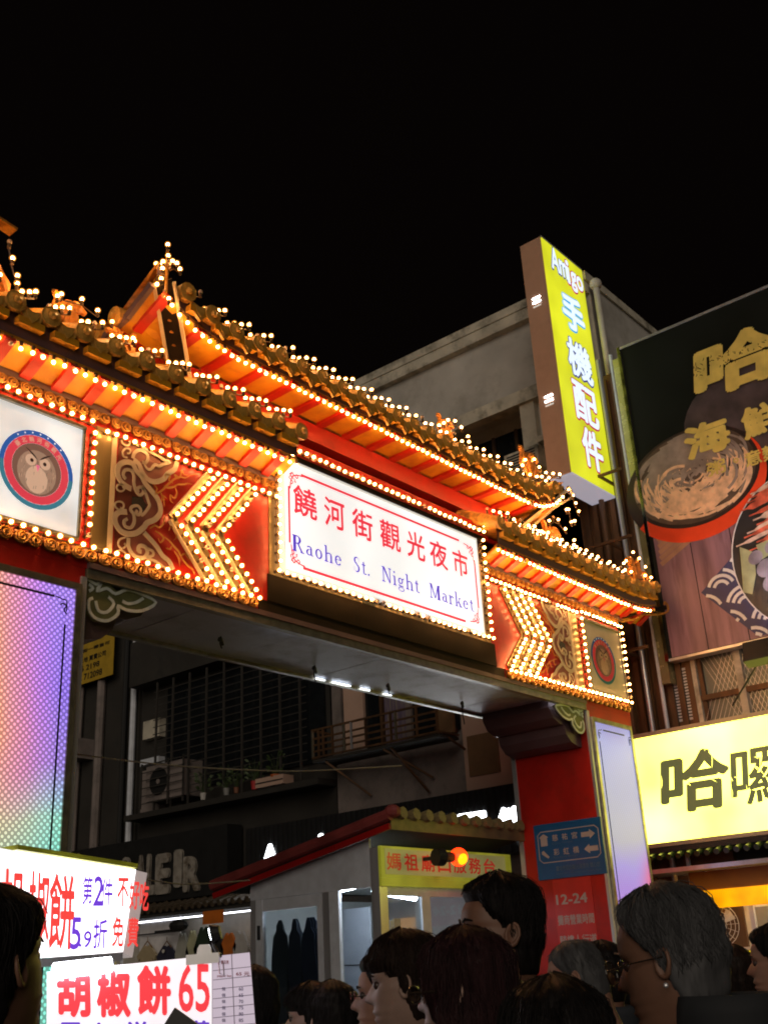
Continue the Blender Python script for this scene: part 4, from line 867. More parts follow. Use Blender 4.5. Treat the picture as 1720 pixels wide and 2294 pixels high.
q = MB(); text_on(q, 'Ciyou Temple', (XI-0.0245, -(u0+.26*wd), zb+.60*hh), (0,-1,0), (0,0,1), .30*wd, .05*hh); text_on(q, 'Rainbow Bridge', (XI-0.0245, -(u0+.26*wd), zb+.345*hh), (0,-1,0), (0,0,1), .36*wd, .05*hh)
text_on(q, '臺北市政府觀光傳播局 關心您', (XI-0.0245, -(u0+.28*wd), zb+.13*hh), (0,-1,0), (0,0,1), .64*wd, .09*hh, bold=0.02); text_on(q, 'Department of Information and Tourism, Taipei', (XI-0.0245, -(u0+.28*wd), zb+.06*hh), (0,-1,0), (0,0,1), .64*wd, .04*hh)
q.build('faint_print', M['signfaint'], blue)['kind'] = 'stuff'
hours = thing('opening_hours_poster', 'bright red strip poster reading 12-24 below the blue direction sign', 'poster', (XI-0.01, 6.5, 1.5))
ya, ybb = W(1238,1990,0,XI-0.006).y, W(1325,1990,0,XI-0.006).y
MB().box(XI-0.006, XI-0.002, ybb, ya, 1.2, zb-0.01).build('sheet', M['signred'], hours)
q = MB(); wv = ya-ybb; X_ = XI-0.0075
def line(txt, py0, py1, a0, a1, bold=0.02):
    z1, z0 = W(1285,py0,0,X_).z, W(1285,py1,0,X_).z; text_on(q, txt, (X_, ya-a0*wv, z0), (0,-1,0), (0,0,1), (a1-a0)*wv, z1-z0, bold=bold)
line('12-24', 2001, 2024, 0.05, .86, .03); line('攤商營業時間', 2048, 2071, 0.04, .97); line('騎樓人行道', 2094, 2119, 0.04, .98); line('請勿停放', 2140, 2165, 0.04, .98)
q.build('white_lettering', M['signwhite'], hours)

# ================================================================== the street front behind the gate (buildings along x = 13)
XW = 13.2
# tall pale building above the gate
b1_ = thing('tall_corner_building', 'tall grey plastered building with stained parapet rising above the gate roof', 'building', (XW+2, 9, 0))
mb_ = MB(); Ys = lambda px, py, X=XW: W(px, py, 0, X)
mb_.box(13.35, 18, 6.42, 12.2, 9.99, 11.45); mb_.box(13.35, 18, 6.42, 7.58, 5.2, 9.99); mb_.box(13.9, 18, 7.58, 12.2, 5.2, 9.99); mb_.box(13.35, 18, 9.4, 12.2, 5.2, 9.77)
mb_.build('wall', M['plaster'], b1_)
MB().box(13.2, 18.05, 6.38, 12.25, 11.451, 11.60).build('parapet_coping', M['concrete'], b1_)
MB().box(13.22, 13.349, 6.42, 12.2, 11.25, 11.45).build('parapet_band', M['concrete'], b1_)
MB().box(13.15, 13.349, 6.5, 12.2, 9.76, 9.985).build('lower_band', M['concrete'], b1_)
MB().box(13.22, 13.9, 7.58, 7.84, 8.75, 9.758).build('balcony_post', M['concrete'], b1_)
MB().box(13.2, 13.9, 6.9, 7.578, 9.02, 9.12).build('balcony_slab', M['concrete'], b1_)
MB().box(13.2, 13.34, 6.9, 9.3, 8.35, 8.86).build('balcony_parapet', M['concrete'], b1_)
q = MB(); q.box(13.86, 13.895, 7.85, 9.2, 8.2, 9.75); q.build('window_pane', M['window'], b1_)
for y_ in (8.3, 8.75, 9.15): MB().box(13.82, 13.858, y_, y_+0.05, 8.2, 9.75).build('window_frame', M['rust'], b1_)
ac = thing('air_conditioner', 'pale louvred air conditioner box on the balcony above the gate', 'air conditioner', (13.0, 7.75, 8.6))
MB().box(12.95, 13.195, 7.45, 8.05, 8.53, 8.86).build('casing', M['concrete'], ac)
for k in range(6): MB().box(12.938, 12.949, 7.50, 8.0, 8.57+k*0.045, 8.59+k*0.045).build('louvre', M['dark'], ac)

# vertical pipes and rusty panels between the signs
b2_ = thing('pipe_wall', 'rust brown corrugated wall strip between the vertical yellow sign and billboard', 'wall', (13.3, 6.4, 0))
MB().box(13.25, 13.34, 5.6, 7.05, 0.13, 9.7).build('backing', M['rust'], b2_)
for i in range(9):
    y_ = 5.72+i*0.145; MB().box(13.19, 13.249, y_, y_+0.075, 3.2, 9.6).build('rib', M['rust'], b2_)
for nm_, y_, r_, mt, lb in (('drain_pipe', 6.33, 0.045, M['steel'], 'thin grey drain pipe running down beside the billboard'), ('drain_pipe', 6.12, 0.035, M['alu'], 'second grey pipe closest to the billboard edge'), ('drain_pipe', 6.60, 0.05, M['rust'], 'rusty thick pipe under the vertical yellow sign')):
    p = MB(); p.tube([(13.1, y_, 0.2), (13.1, y_, 9.9)], r_*.8, 10); o = p.build(nm_, mt, None, True); tag(o, lb, 'pipe', 'pipes between the signs')
for z_ in (5.35, 6.9, 7.9): 
    MB().bar((12.75, 6.9, z_), (12.75, 6.05, z_), 0.03, 0.04).build('bracket_bar', M['rust'], b2_); MB().bar((12.75, 6.4, z_), (13.2, 6.4, z_), 0.03, 0.04).build('bracket_bar', M['rust'], b2_)

# vertical yellow shop sign
am = thing('vertical_shop_sign', 'tall vertical lit yellow sign with white outlined characters above the gate end', 'sign', (12.6, 6.6, 7.7))
aX0, aX1, aY0, aY1, aZ0, aZ1 = 12.0, 13.18, 6.42, 6.79, 7.72, 11.62
M['amside'] = mat('brown_sheet_metal_side', (0.66, 0.38, 0.25), 0.5, var=0.08, scale=2, dirt=(0.5,0.28,0.18), dirt_amt=0.4)
MB().box(aX0, aX1, aY0+0.012, aY1, aZ0+0.01, aZ1).build('casing', M['amside'], am)
MB().box(aX0+0.01, aX1, aY0, aY0+0.011, aZ0+0.01, aZ1-0.02).build('yellow_face', M['yellow_sat'], am)
MB().box(aX0, aX1, aY0-0.005, aY1+0.005, aZ0-0.02, aZ0+0.009).build('pale_base', emat('pale_glowing_base', (0.72,0.68,0.80), 0.42), am)  # glow put into the base so its underside looks lit
MB().box(aX0-0.008, aX1, aY0-0.008, aY0+0.0, aZ1-0.02, aZ1+0.01).build('top_edge', M['steel'], am)
for z_ in (10.62, 8.98):
    for k in range(3): MB().bar((aX0-0.004, aY0+0.14, z_-k*0.07), (aX0-0.004, aY0+0.27, z_-k*0.07), 0.006, 0.02, (0,0,1)).build('vent_slot', M['tube_light'] if k < 2 else M['white_rim'], am)
def outlined(mbs, ch, x0, z0, w, h, yb, bold=0.05, sh=0.0, outline_mat=None):
    # coloured rim behind, white front
    text_on(mbs[0], ch, (x0-0.018, yb-0.004, z0-0.03), (1,0,0), (0,0,1), w+0.036, h+0.05, bold=bold+0.045, shear=sh)
    text_on(mbs[1], ch, (x0, yb-0.008, z0), (1,0,0), (0,0,1), w, h, bold=bold, shear=sh)
fa = lambda x, y: (lambda p: (p.x, p.z))(W(1180+x*.2804, 520+y*.2804, 1, aY0))
for chs, rim, a, b_, bo in (('Am', 'navy_print', fa(180,160), fa(318,330), .04), ('i', 'crimson_print', fa(300,240), fa(345,400), .04), ('go', 'crimson_print', fa(340,330), fa(455,510), .04),
                            ('手', 'cyan_print', fa(262,480), fa(470,830), .05), ('機', 'navy_print', fa(305,850), fa(530,1210), .035), ('配', 'crimson_print', fa(350,1180), fa(580,1580), .035), ('件', 'crimson_print', fa(420,1560), fa(620,1920), .04)):
    r1, r2 = MB(), MB(); x0, x1 = a[0], b_[0]
    zmid = (a[1]+b_[1])/2; hgt = {'Am': .42, 'i': .44, 'go': .38}.get(chs, 0.64)
    outlined((r1, r2), chs, x0, zmid-hgt/2, x1-x0, hgt, aY0, bo)
    r1.build('character_rim', M[rim], am); r2.build('character', M['white_print'], am)
MB().box(12.9, 13.2, 6.5, 6.7, 11.0, 11.2).build('mount_arm', M['steel'], am)
q = MB(); q.tube([(13.3,6.28,11.3),(13.3,6.28,9.3)], 0.05, 10); q.sphere((13.3,6.28,11.34), 0.10, 10, 6); tag(q.build('vent_pipe', M['plaster'], None, True), 'capped grey vent pipe beside the top of the vertical yellow sign', 'pipe')

# ------------------------------------------------------------------ food billboard
BX = 13.0
bb = thing('food_billboard', 'big dark billboard with gold brush characters over noodle and seafood pictures', 'billboard', (BX+0.1, 4.2, 5.2))
by0, by1, bz0, bz1 = 1.9, 5.90, 5.19, 9.86
MB().box(BX+0.002, BX+0.16, by0, by1, bz0, bz1).build('panel', mat('near_black_print', (0.009,0.011,0.010), 0.5, var=0.2, scale=1, spec=0.15), bb)
MB().box(BX-0.012, BX+0.16, by0, by1+0.012, bz1+0.001, bz1+0.035).build('top_frame', M['steel'], bb)
MB().box(BX-0.012, BX+0.16, by0, by1+0.012, bz0-0.035, bz0-0.001).build('bottom_frame', M['steel'], bb)
MB().box(BX-0.03, BX+0.17, by1+0.001, by1+0.05, bz0-0.035, bz1+0.035).build('side_frame', mat('mirror_metal_edge', (0.55,0.56,0.5), 0.12, metal=1.0, var=0.05), bb)
MB().box(BX+0.03, BX+0.25, by1+0.051, by1+0.17, bz0-0.3, bz1-0.1).build('side_return', mat('yellow_reflecting_return', (0.42,0.42,0.22), 0.25, metal=0.6, var=0.2), bb)
def bbp(px, py): p = W(px, py, 0, BX); return (-p.y, p.z)
zb_ = lambda x, y: bbp(1340+x*.4069, 620+y*.4069)
def flat(name, polys, m, off, mats=None):
    q = MB()
    for p in polys: q.plate(p, FX(BX-off), 0.0015)
    return q.build(name, m, bb)
U = lambda pts: [zb_(*p) for p in pts]
M['wood'] = mat('purple_plank_print', (0.27, 0.155, 0.22), 0.4, var=0.35, scale=6, stretch=(1,1,0.12), dirt=(0.09,0.04,0.06), dirt_amt=0.8, dirt_scale=5)
lim = -by0
# planks (printed) : four boards
xs_ = [-5.86, -5.35, -4.80, -4.2, -3.5, -2.7, lim]
for a, b2 in zip(xs_, xs_[1:]):
    zt0 = 6.95
    MB().plate([(a, bz0+0.01), (b2-0.012, bz0+0.01), (b2-0.012, zt0+ (a+5.9)*0.05), (a, zt0)], FX(BX-0.002), 0.0015).build('printed_plank', M['wood'], bb)
M['bamboo'] = mat('bamboo_print', (0.42,0.24,0.17), 0.45, var=0.15); M['bowlred'] = mat('red_bowl_print', (0.9,0.08,0.025), 0.35, var=0.15, scale=2); M['bowldark'] = mat('dark_bowl_print', (0.035,0.02,0.018), 0.4)
M['noodle'] = mat('noodle_print', (0.88,0.58,0.38), 0.45, var=0.3, scale=8); M['noodled'] = mat('dim_noodle_print', (0.33,0.26,0.235), 0.5, var=0.3, scale=5); M['goldprint'] = mat('gold_brush_print', (0.78,0.62,0.16), 0.45, var=0.15, scale=5)
for i in range(7):
    MB().ribbon([zb_(345-5*i, 1585-32*i), zb_(592-44*i, 1372+3*i)], 0.066, FX(BX-0.0045), 0.0015, smooth=0).build('printed_bamboo', M['bamboo'], bb)
cxb, czb = zb_(520,1110)
flat('printed_bowl', [ell(cxb, czb-0.06, 1.0, 0.78, 40)], M['bowldark'], 0.006)
flat('printed_noodle_bed', [ell(cxb, czb+0.03, 0.88, 0.66, 36)], mat('noodle_shade_print', (.10,.065,.05), .5, var=.4, scale=4), 0.0105)
flat('printed_bowl_rim', [ [ (cxb+1.0*math.cos(a), czb-0.08+.80*math.sin(a)) for a in [math.radians(x) for x in range(-150, 32, 5)]] + [ (cxb+0.93*math.cos(a), czb+0.02+.70*math.sin(a)) for a in [math.radians(x) for x in range(30, -150, -5)]] ], M['bowlred'], 0.009)
q1, q2 = MB(), MB(); Fb = FX(BX-0.0125)
for i in range(330):
    a0 = random.uniform(0, 2*PI); r0 = random.uniform(0.15, 0.86); sp_ = random.uniform(0.5, 1.5)*random.choice((-1, 1)); pts = []
    ox, oz = random.uniform(-.14,.14), random.uniform(-.14,.14)
    for j in range(6):
        a = a0+sp_*j/5; rr = r0+0.10*math.sin(a*2+i); rr = min(rr, 0.90); pts.append((cxb+ox*(1-rr)+rr*0.93*math.cos(a), czb+.03+oz*(1-rr)+rr*.70*math.sin(a)))
    zc_ = sum(p[1] for p in pts)/6
    (q2 if zc_ > czb+0.02+random.uniform(-.2,.2) else q1).ribbon(pts, random.uniform(.022,.044), FX(BX-0.0125-0.00002*i), 0.0008, smooth=2)
q1.build('printed_noodles', M['noodle'], bb); q2.build('printed_dim_noodles', M['noodled'], bb)
flat('printed_shadow_bowl', [ell(*zb_(860,730), 1.0, 0.75, 30)], mat('dim_purple_print', (0.07,0.05,0.06), 0.5, var=0.5, scale=3), 0.004)
# patterned napkin with concentric waves
M['napkin'] = mat('navy_napkin_print', (0.045,0.05,0.16), 0.45); M['wave'] = mat('white_wave_print', (0.75,0.77,0.85), 0.45)
nap = U([(565,1740),(745,1530),(1100,1600),(1200,1900),(880,1980)])
flat('printed_napkin', [nap], M['napkin'], 0.006)
def inside(p, poly):
    c_ = False; k = len(poly)
    for i in range(k):
        x1, y1 = poly[i]; x2, y2 = poly[(i+1) % k]
        if (y1 > p[1]) != (y2 > p[1]) and p[0] < (x2-x1)*(p[1]-y1)/(y2-y1)+x1: c_ = not c_
    return c_
q = MB(); wc = 0
for gx in range(6):
    for gz in range(8):
        ccx = nap[0][0]+0.0+gx*0.56; ccz = bz0-0.10+gz*0.28
        ccx += 0.28*(gz % 2)
        for rr in (0.10, 0.175, 0.25):
            arc_ = [(ccx+rr*math.cos(math.radians(a)), ccz+rr*math.sin(math.radians(a))) for a in range(20, 161, 14)]
            run = []
            for p in arc_+[(1e9,1e9)]:
                if inside(p, nap): run.append(p)
                else:
                    if len(run) > 1: wc += 1; q.ribbon(run, 0.042, FX(BX-0.009-0.00003*wc), 0.0008, smooth=0)
                    run = []
q.build('printed_waves', M['wave'], bb)
# seafood plate: dark dish, prawns and clams
dx_, dz_ = zb_(1105,1500)
flat('printed_dish', [ell(dx_+0.12, dz_, 0.98, 1.05, 36)], mat('dark_dish_print', (0.03,0.03,0.035), 0.3), 0.0105)
flat('printed_dish_rim', [[(dx_+0.12+0.98*math.cos(a), dz_+1.05*math.sin(a)) for a in [math.radians(x) for x in range(100, 250, 6)]]+[(dx_+0.12+0.965*math.cos(a), dz_+1.035*math.sin(a)) for a in [math.radians(x) for x in range(246, 96, -6)]]], M['wave'], 0.0125)
M['prawn'] = mat('prawn_print', (0.62,0.12,0.07), 0.4, var=0.5, scale=9); M['prawnw'] = mat('pale_prawn_print', (0.7,0.5,0.42), 0.4, var=0.3, scale=9); M['leafp'] = mat('pale_leaf_print', (0.34,0.36,0.20), 0.4, var=0.3, scale=5); M['clam'] = mat('grey_clam_print', (0.26,0.22,0.27), 0.4, var=0.4, scale=4)
for i in range(15):
    x, y = 870+random.uniform(-70,60), 1170+i*24; w_ = random.uniform(.05,.09); p0 = zb_(x-40, y+30); p1 = zb_(x+30, y); p2 = zb_(x+130, y-50); p3 = zb_(x+260, y-90)
    MB().ribbon([p0, p1, p2, p3], [0.02, w_, w_, w_*1.3], FX(BX-0.016-0.0006*i), 0.0008).build('printed_prawn', M['prawn'] if i % 3 else M['prawnw'], bb)
flat('printed_leaf', [U([(780,1490),(860,1520),(870,1640),(850,1750),(800,1740),(790,1600)]), U([(870,1480),(960,1440),(1000,1500),(900,1560)])], M['leafp'], 0.026)
for (x, y, r_) in ((870,1560,45),(930,1620,60),(960,1700,55),(1010,1560,60),(1050,1640,70),(960,1500,45)):
    a = zb_(x-r_, y); b2 = zb_(x+r_, y); MB().plate(ell((a[0]+b2[0])/2, a[1], (b2[0]-a[0])/2, (b2[0]-a[0])*0.42, 16, rot=0.6), FX(BX-0.028), 0.001).build('printed_clam', M['clam'], bb)
q = MB()
def gold(ch, x0, y0, x1, y1, bold, off=0.03, sh=0.0):
    a = zb_(x0, y1); c_ = zb_(x1, y0); a2 = zb_(x0, (y0+y1)/2+ (y1-y0)*0.5); hgt = abs(W(1340+(x0+x1)/2*.4069, 620+y0*.4069, 0, BX).z-W(1340+(x0+x1)/2*.4069, 620+y1*.4069, 0, BX).z)*0.92
    text_on(q, ch, (BX-off, -a[0], W(1340+(x0+x1)/2*.4069, 620+y1*.4069, 0, BX).z+0.03), (0,-1,0), (0,0,1), c_[0]-a[0], hgt, bold=bold, shear=sh)
gold('哈', 530, 290, 985, 640, 0.055, sh=0.1); gold('囉', 1030, 210, 1420, 620, 0.025, sh=0.1); gold('海', 488, 790, 715, 1000, 0.055); gold('鮮', 805, 690, 1010, 890, 0.05); gold('粥', 608, 1020, 700, 1105, 0.03); gold('。', 750, 1010, 775, 1040, 0.02); gold('意麵', 815, 945, 1000, 1040, 0.03)
q.build('gold_characters', M['goldprint'], bb)
def dry_brush(q, y_left, y_right, z0, z1, x, n):
    # gaps left by a dry brush, running with the strokes
    for i in range(n):
        u_ = random.uniform(-y_left, -y_right); w_ = random.uniform(z0, z1); a = random.choice((-0.9, -0.6, 1.2, 1.45)); L_ = random.uniform(.08,.28)*(z1-z0)
        q.ribbon([(u_, w_), (u_+L_*.5*math.cos(a)+.01, w_+L_*.5*math.sin(a)), (u_+L_*math.cos(a), w_+L_*math.sin(a))], random.uniform(.006,.014), FX(x-0.00003*i), 0.0003, smooth=2, taper=True)
q = MB(); a_, c_ = W(1340+530*.4069, 620+640*.4069, 0, BX), W(1720, 620+290*.4069, 0, BX); dry_brush(q, a_.y, c_.y, a_.z+.2, c_.z-.1, BX-0.033, 60); q.build('brush_gaps', bpy.data.materials['near_black_print'], bb)['kind'] = 'stuff'
# dark flood lamp at the foot of the billboard
fl = thing('flood_lamp', 'black square flood lamp on an arm below the billboard', 'lamp', (12.55, 3.9, 4.85))
q = MB(); lp = W(1700, 1462, 0, 12.45); q.bar(lp+Vector((0,0.17,0)), lp+Vector((0,-0.35,0.0)), 0.16, 0.26, (0.35,0,1)); q.build('lamp_head', M['black_metal'], fl)
q = MB(); q.tube([W(1700,1480,0,12.5), W(1640,1580,0,12.9)], 0.012, 6); q.build('arm', M['black_metal'], fl)
MB().bar(lp+Vector((0.085,0.14,0.02)), lp+Vector((0.085,-0.32,0.02)), 0.005, 0.18, (0.35,0,1)).build('lens', emat('flood_lens', (0.85,0.9,1.0), 12.0), fl)
sl = bpy.data.lights.new('flood_light', 'SPOT'); sl.energy = 170; sl.color = (0.88, 0.9, 1.0); sl.spot_size = math.radians(130); sl.spot_blend = 0.8; sl.shadow_soft_size = 0.15
so = bpy.data.objects.new('flood_light', sl); C.objects.link(so); so.parent = fl; so.location = lp+Vector((0.12,-0.6,0.05))-WORLD[fl.name]
so.rotation_euler = (Vector((BX, lp.y-0.9, 6.0))-(lp+Vector((0.1,-0.6,0)))).to_track_quat('-Z', 'Y').to_euler()

# ------------------------------------------------------------------ window with diamond grille under the billboard
b3_ = thing('shop_building', 'dark shop building behind the billboard and yellow sign', 'building', (14.5, 3.8, 0))
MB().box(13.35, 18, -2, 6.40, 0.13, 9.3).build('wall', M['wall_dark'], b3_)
zg = lambda px, py: W(px, py, 0, 13.3)
wn = MB(); yA, yB, yC = zg(1505,1550).y, zg(1565,1540).y, zg(1800,1500).y
MB().box(13.30, 13.345, yC, yA, 4.35, 5.3).build('window_pane', mat('dusty_green_glass', (0.17,0.20,0.185), 0.3, var=.25, scale=3), b3_)
louv = MB().box(13.24, 13.298, yB+0.03, yA, 4.42, 5.10).build('vent_panel', M['alu'], b3_)
for k in range(16): MB().box(13.230, 13.239, yB+0.05, yA-0.02, 4.45+k*0.04, 4.463+k*0.04).build('louvre', M['dark'], louv)
for y_, w_ in ((yB, 0.07), (zg(1660,1500).y, 0.09)): MB().box(13.2, 13.298, y_-w_/2, y_+w_/2, 4.35, 5.3).build('window_frame', M['concrete'], b3_)
MB().box(13.21, 13.297, yC, yB-0.04, 4.62, 4.69).build('window_rail', M['rust'], b3_)
q = MB()
for k in range(-10, 60):
    y_ = yC+k*0.06
    for d in (1, -1):
        a = Vector((13.235+0.004*d, y_, 4.36)); b2 = Vector((13.235+0.004*d, y_+d*0.42, 5.28))
        if max(a.y, b2.y) < yB and min(a.y, b2.y) > yC-0.6: q.bar(a, b2, 0.004, 0.004)
o = q.build('diamond_grille', M['steel'], b3_); o['kind'] = 'stuff'

# ------------------------------------------------------------------ big yellow light box
yl = thing('yellow_lightbox_sign', 'wide glowing yellow light box with dark brush characters at right', 'sign', (12.95, 5, 2.9))
YX = 12.95; ly0, ly1, lz0, lz1 = 3.0, W(1408,1655,0,YX).y, 2.885, 4.29
MB().box(YX+0.012, YX+0.22, ly0, ly1, lz0, lz1).build('casing', M['steel'], yl)
MB().box(YX, YX+0.011, ly0+0.03, ly1-0.045, lz0+0.05, lz1-0.045).build('lit_face', M['yellow_lit'], yl)
fr = MB(); fr.box(YX-0.02, YX+0.012, ly0, ly1, lz1-0.044, lz1+0.01); fr.box(YX-0.02, YX+0.012, ly0, ly1, lz0, lz0+0.049); fr.box(YX-0.02, YX+0.012, ly1-0.044, ly1, lz0+0.05, lz1-0.045)
fr.build('frame', mat('cream_metal_frame', (0.50,0.42,0.30), 0.4, var=0.1), yl)
for ch, x0, y0, x1, y1, bd in (('哈', 1482, 1680, 1626, 1818, 0.036), ('囉', 1640, 1672, 1775, 1800, 0.018)):
    q = MB(); a = W(x0, y1, 0, YX); c_ = W(x1, y0, 0, YX); xm = (x0+x1)/2; z0_, z1_ = W(xm, y1, 0, YX).z, W(xm, y0, 0, YX).z
    text_on(q, ch, (YX-0.003, a.y, z0_), (0,-1,0), (0,0,1), a.y-c_.y, z1_-z0_, bold=bd, shear=0.12); q.build('brush_character', M['olive_print'], yl)
    q = MB(); dry_brush(q, a.y, c_.y, z0_, z1_, YX-0.006, 11); q.build('brush_gaps', M['yellow_lit'], yl)['kind'] = 'stuff'

# awning, tiles and lit shop beneath it
aw = thing('tiled_awning', 'dark green tiled awning under the yellow light box', 'awning', (12.8, 5, 2.7))
MB().box(12.75, 13.3, 2.5, 6.75, 2.80, 2.86).build('board', M['wall_dark'], aw)
M['greentile'] = mat('dark_green_glaze', (0.03,0.045,0.02), 0.3, var=0.4)
for i in range(34):
    y_ = 2.6+i*0.122; me = MB().tube([(0,0,0), (0.35,0,0.10)], 0.036, 8).mesh('awning_tile', M['greentile'])
    put('awning_tile', me, aw, (12.62, y_, 2.735))
MB().box(12.55, 13.3, 2.5, 6.8, 2.55, 2.60).build('steel_ledge', M['steel'], aw)
oa = thing('orange_awning', 'glowing orange shop fascia strip under the steel ledge', 'awning', (12.9, 4.5, 2.2))
MB().box(12.9, 12.93, 2.5, 6.05, 2.335, 2.548).build('upper_strip', mat('brown_orange_cloth', (0.42,0.17,0.015), 0.5), oa)
MB().box(12.89, 12.93, 2.5, 6.05, 2.13, 2.333).build('lit_strip', M['orange_lit'], oa)
sh = thing('shop_interior', 'bright cream shop interior with shelves under the orange strip', 'shop', (13.5, 4.5, 0))
M['cream_wall'] = mat('cream_shop_wall', (0.75,0.69,0.56), 0.6)
MB().box(13.30, 13.345, 2.2, 6.35, 0.14, 2.54).build('back_wall', M['cream_wall'], sh)
MB().box(12.95, 13.296, 2.4, 6.3, 1.655, 1.69).build('shelf', M['cream_wall'], sh)
MB().box(12.96, 12.975, 2.4, W(1612,2150,0,12.96).y, 1.2, 1.65).build('yellow_counter', M['yellow_sat2'] if 'yellow_sat2' in M else emat('yellow_counter_panel', (1.0,0.78,0.0), 1.1, var=0.15), sh)
q = MB(); p_ = W(1697,2180,0,12.955); text_on(q, '粥', (12.957, W(1672,2170,0,12.957).y, 1.43), (0,-1,0), (0,0,1), 0.14, 0.14, bold=0.03); q.build('menu_character', M['dark'], sh)
for (z_, x_) in ((2.45, 13.1),): MB().tube([(x_, 2.6, z_), (x_, 5.9, z_)], 0.015, 6).build('ceiling_tube', emat('warm_shop_tube', (1.0,0.86,0.62), 22.0), sh)
MB().box(12.94, 12.99, W(1690,2060,0,12.94).y, W(1683,2060,0,12.94).y+0.02, 1.70, 2.128).build('white_post', M['white_paint'], sh)
MB().box(13.27, 13.295, 2.4, W(1693,2060,0,13.27).y, 1.85, 2.12).build('grey_panel', mat('grey_wall_cabinet', (0.25,0.25,0.22), 0.5), sh)
MB().box(13.20, 13.296, 6.0, 6.38, 0.2, 1.9).build('side_cabinet', M['wall_pink'], sh)
fanob = thing('wall_fan', 'round white wire guard fan in the lit shop', 'fan', W(1645,2078,0,13.0))
fc = W(1612,2072,0,13.05)
q = MB(); q.tube([fc+Vector((0,0,-0.3)), fc+Vector((0.05,0,0))], 0.015, 6); q.tube([fc+Vector((0.0,0,0)), fc+Vector((0.08,0,0))], 0.05, 10); q.build('motor', M['white_paint'], fanob)
q = MB()
for r_ in (0.24, 0.20, 0.15, 0.10, 0.05): q.tube([fc+Vector((-0.02-(0.24-r_)*0.15, r_*math.cos(a), r_*math.sin(a))) for a in [2*PI*i/24 for i in range(25)]], 0.004, 4)
for i in range(16): a = 2*PI*i/16; q.tube([fc+Vector((-0.05,0,0)), fc+Vector((-0.02, 0.24*math.cos(a), 0.24*math.sin(a)))], 0.0025, 3)
q.build('guard', M['white_paint'], fanob)
q = MB()
for i in range(3):
    a0 = 2*PI*i/3; q.add([fc+Vector((0.01,0,0))]+[fc+Vector((0.01+0.02*(j % 2), 0.20*math.cos(a0+j*0.25), 0.20*math.sin(a0+j*0.25))) for j in range(4)], [(0,1,2),(0,2,3),(0,3,4)])
q.build('blade', M['white_paint'], fanob)
# ================================================================== buildings seen through the gate
rb_ = thing('arcade_building', 'grey and beige two storey front with caged balcony seen through the gate', 'building', (14.5, 10.2, 0))
MB().box(13.35, 17, 7.06, 12.1, 0.13, 5.19).build('wall', M['wall_grey'], rb_)
MB().box(13.30, 13.349, 8.40, 9.50, 3.98, 5.6).build('plaster_panel', M['wall_pink'], rb_)
MB().box(13.27, 13.299, 8.87, 9.41, 4.21, 4.80).build('wooden_board', M['board'], rb_)
MB().box(13.35, 17, 7.06, 12.1, 5.195, 9.0).build('upper_wall', M['wall_dark'], rb_)
MB().box(13.0, 13.348, 7.4, 13.9, 3.05, 3.965).build('dark_fascia', M['dark'], rb_)
q = MB()
for i in range(60): q.box(12.985, 12.999, 7.45+i*0.107, 7.50+i*0.107, 3.06, 3.955)
o = q.build('fascia_ribs', M['black_metal'], rb_); o['kind'] = 'stuff'
MB().box(13.28, 13.345, 9.55, 12.0, 4.95, 6.6).build('window_pane', M['window'], rb_)
for y_, w_, mt in ((11.58, .42, 'wall_pink'), (11.95, .2, 'wall_grey'), (10.45, .10, 'wall_grey'), (9.75, .30, 'board'), (11.0, 0.05, 'rust')):
    MB().box(13.22, 13.278, y_-w_/2, y_+w_/2, 4.9, 6.5).build('window_frame', M[mt], rb_)
M['curtain'] = mat('striped_curtain', (0.16,0.12,0.20), 0.7, var=0.5, scale=4, stretch=(1,8,0.5), dirt=(0.35,0.30,0.08), dirt_amt=0.8, dirt_scale=4)
MB().box(13.255, 13.276, 10.52, 10.95, 4.9, 6.5).build('curtain', M['curtain'], rb_)
cg = thing('balcony_cage', 'rusty iron balcony cage with brackets hanging on the grey wall', 'balcony', (12.9, 10.7, 4.8))
q = MB(); x0, x1 = 12.72, 13.2
for z_ in (4.83, 4.93, 5.03, 5.13, 5.27): q.bar((x0,9.5,z_), (x0,12.05,z_), 0.018 if z_ not in (4.83,5.27) else 0.03, 0.03)
for y_ in (9.5, 12.05):
    for z_ in (4.83, 5.27): q.bar((x0,y_,z_), (x1,y_,z_), 0.03, 0.03)
q.build('rail', M['rust'], cg)
for y_, mt in ((12.03,'trim'),(11.9,'rust'),(11.8,'rust'),(11.6,'rust'),(11.35,'trim'),(11.2,'steel'),(10.9,'rust'),(10.4,'rust'),(10.3,'trim'),(9.9,'rust'),(9.52,'rust')): MB().bar((x0-0.004,y_,4.84), (x0-0.004,y_,5.26), 0.03, 0.03).build('post', M[mt], cg)
MB().box(x0, x1, 9.5, 12.05, 4.76, 4.80).build('floor_plate', M['wall_dark'], cg)
for (a, b2) in (((12.75,11.8,4.75), (13.3,11.35,4.2)), ((12.75,10.6,4.75), (13.3,10.1,4.3)), ((12.75,10.45,4.75), (13.3,10.2,4.1)), ((12.75,9.6,4.9), (13.2,9.4,4.6))): MB().bar(a, b2, 0.03, 0.03).build('brace', M['rust'], cg)
MB().box(12.73, 13.1, 11.05, 11.4, 4.805, 4.85).build('white_tray', M['white_paint'], cg)
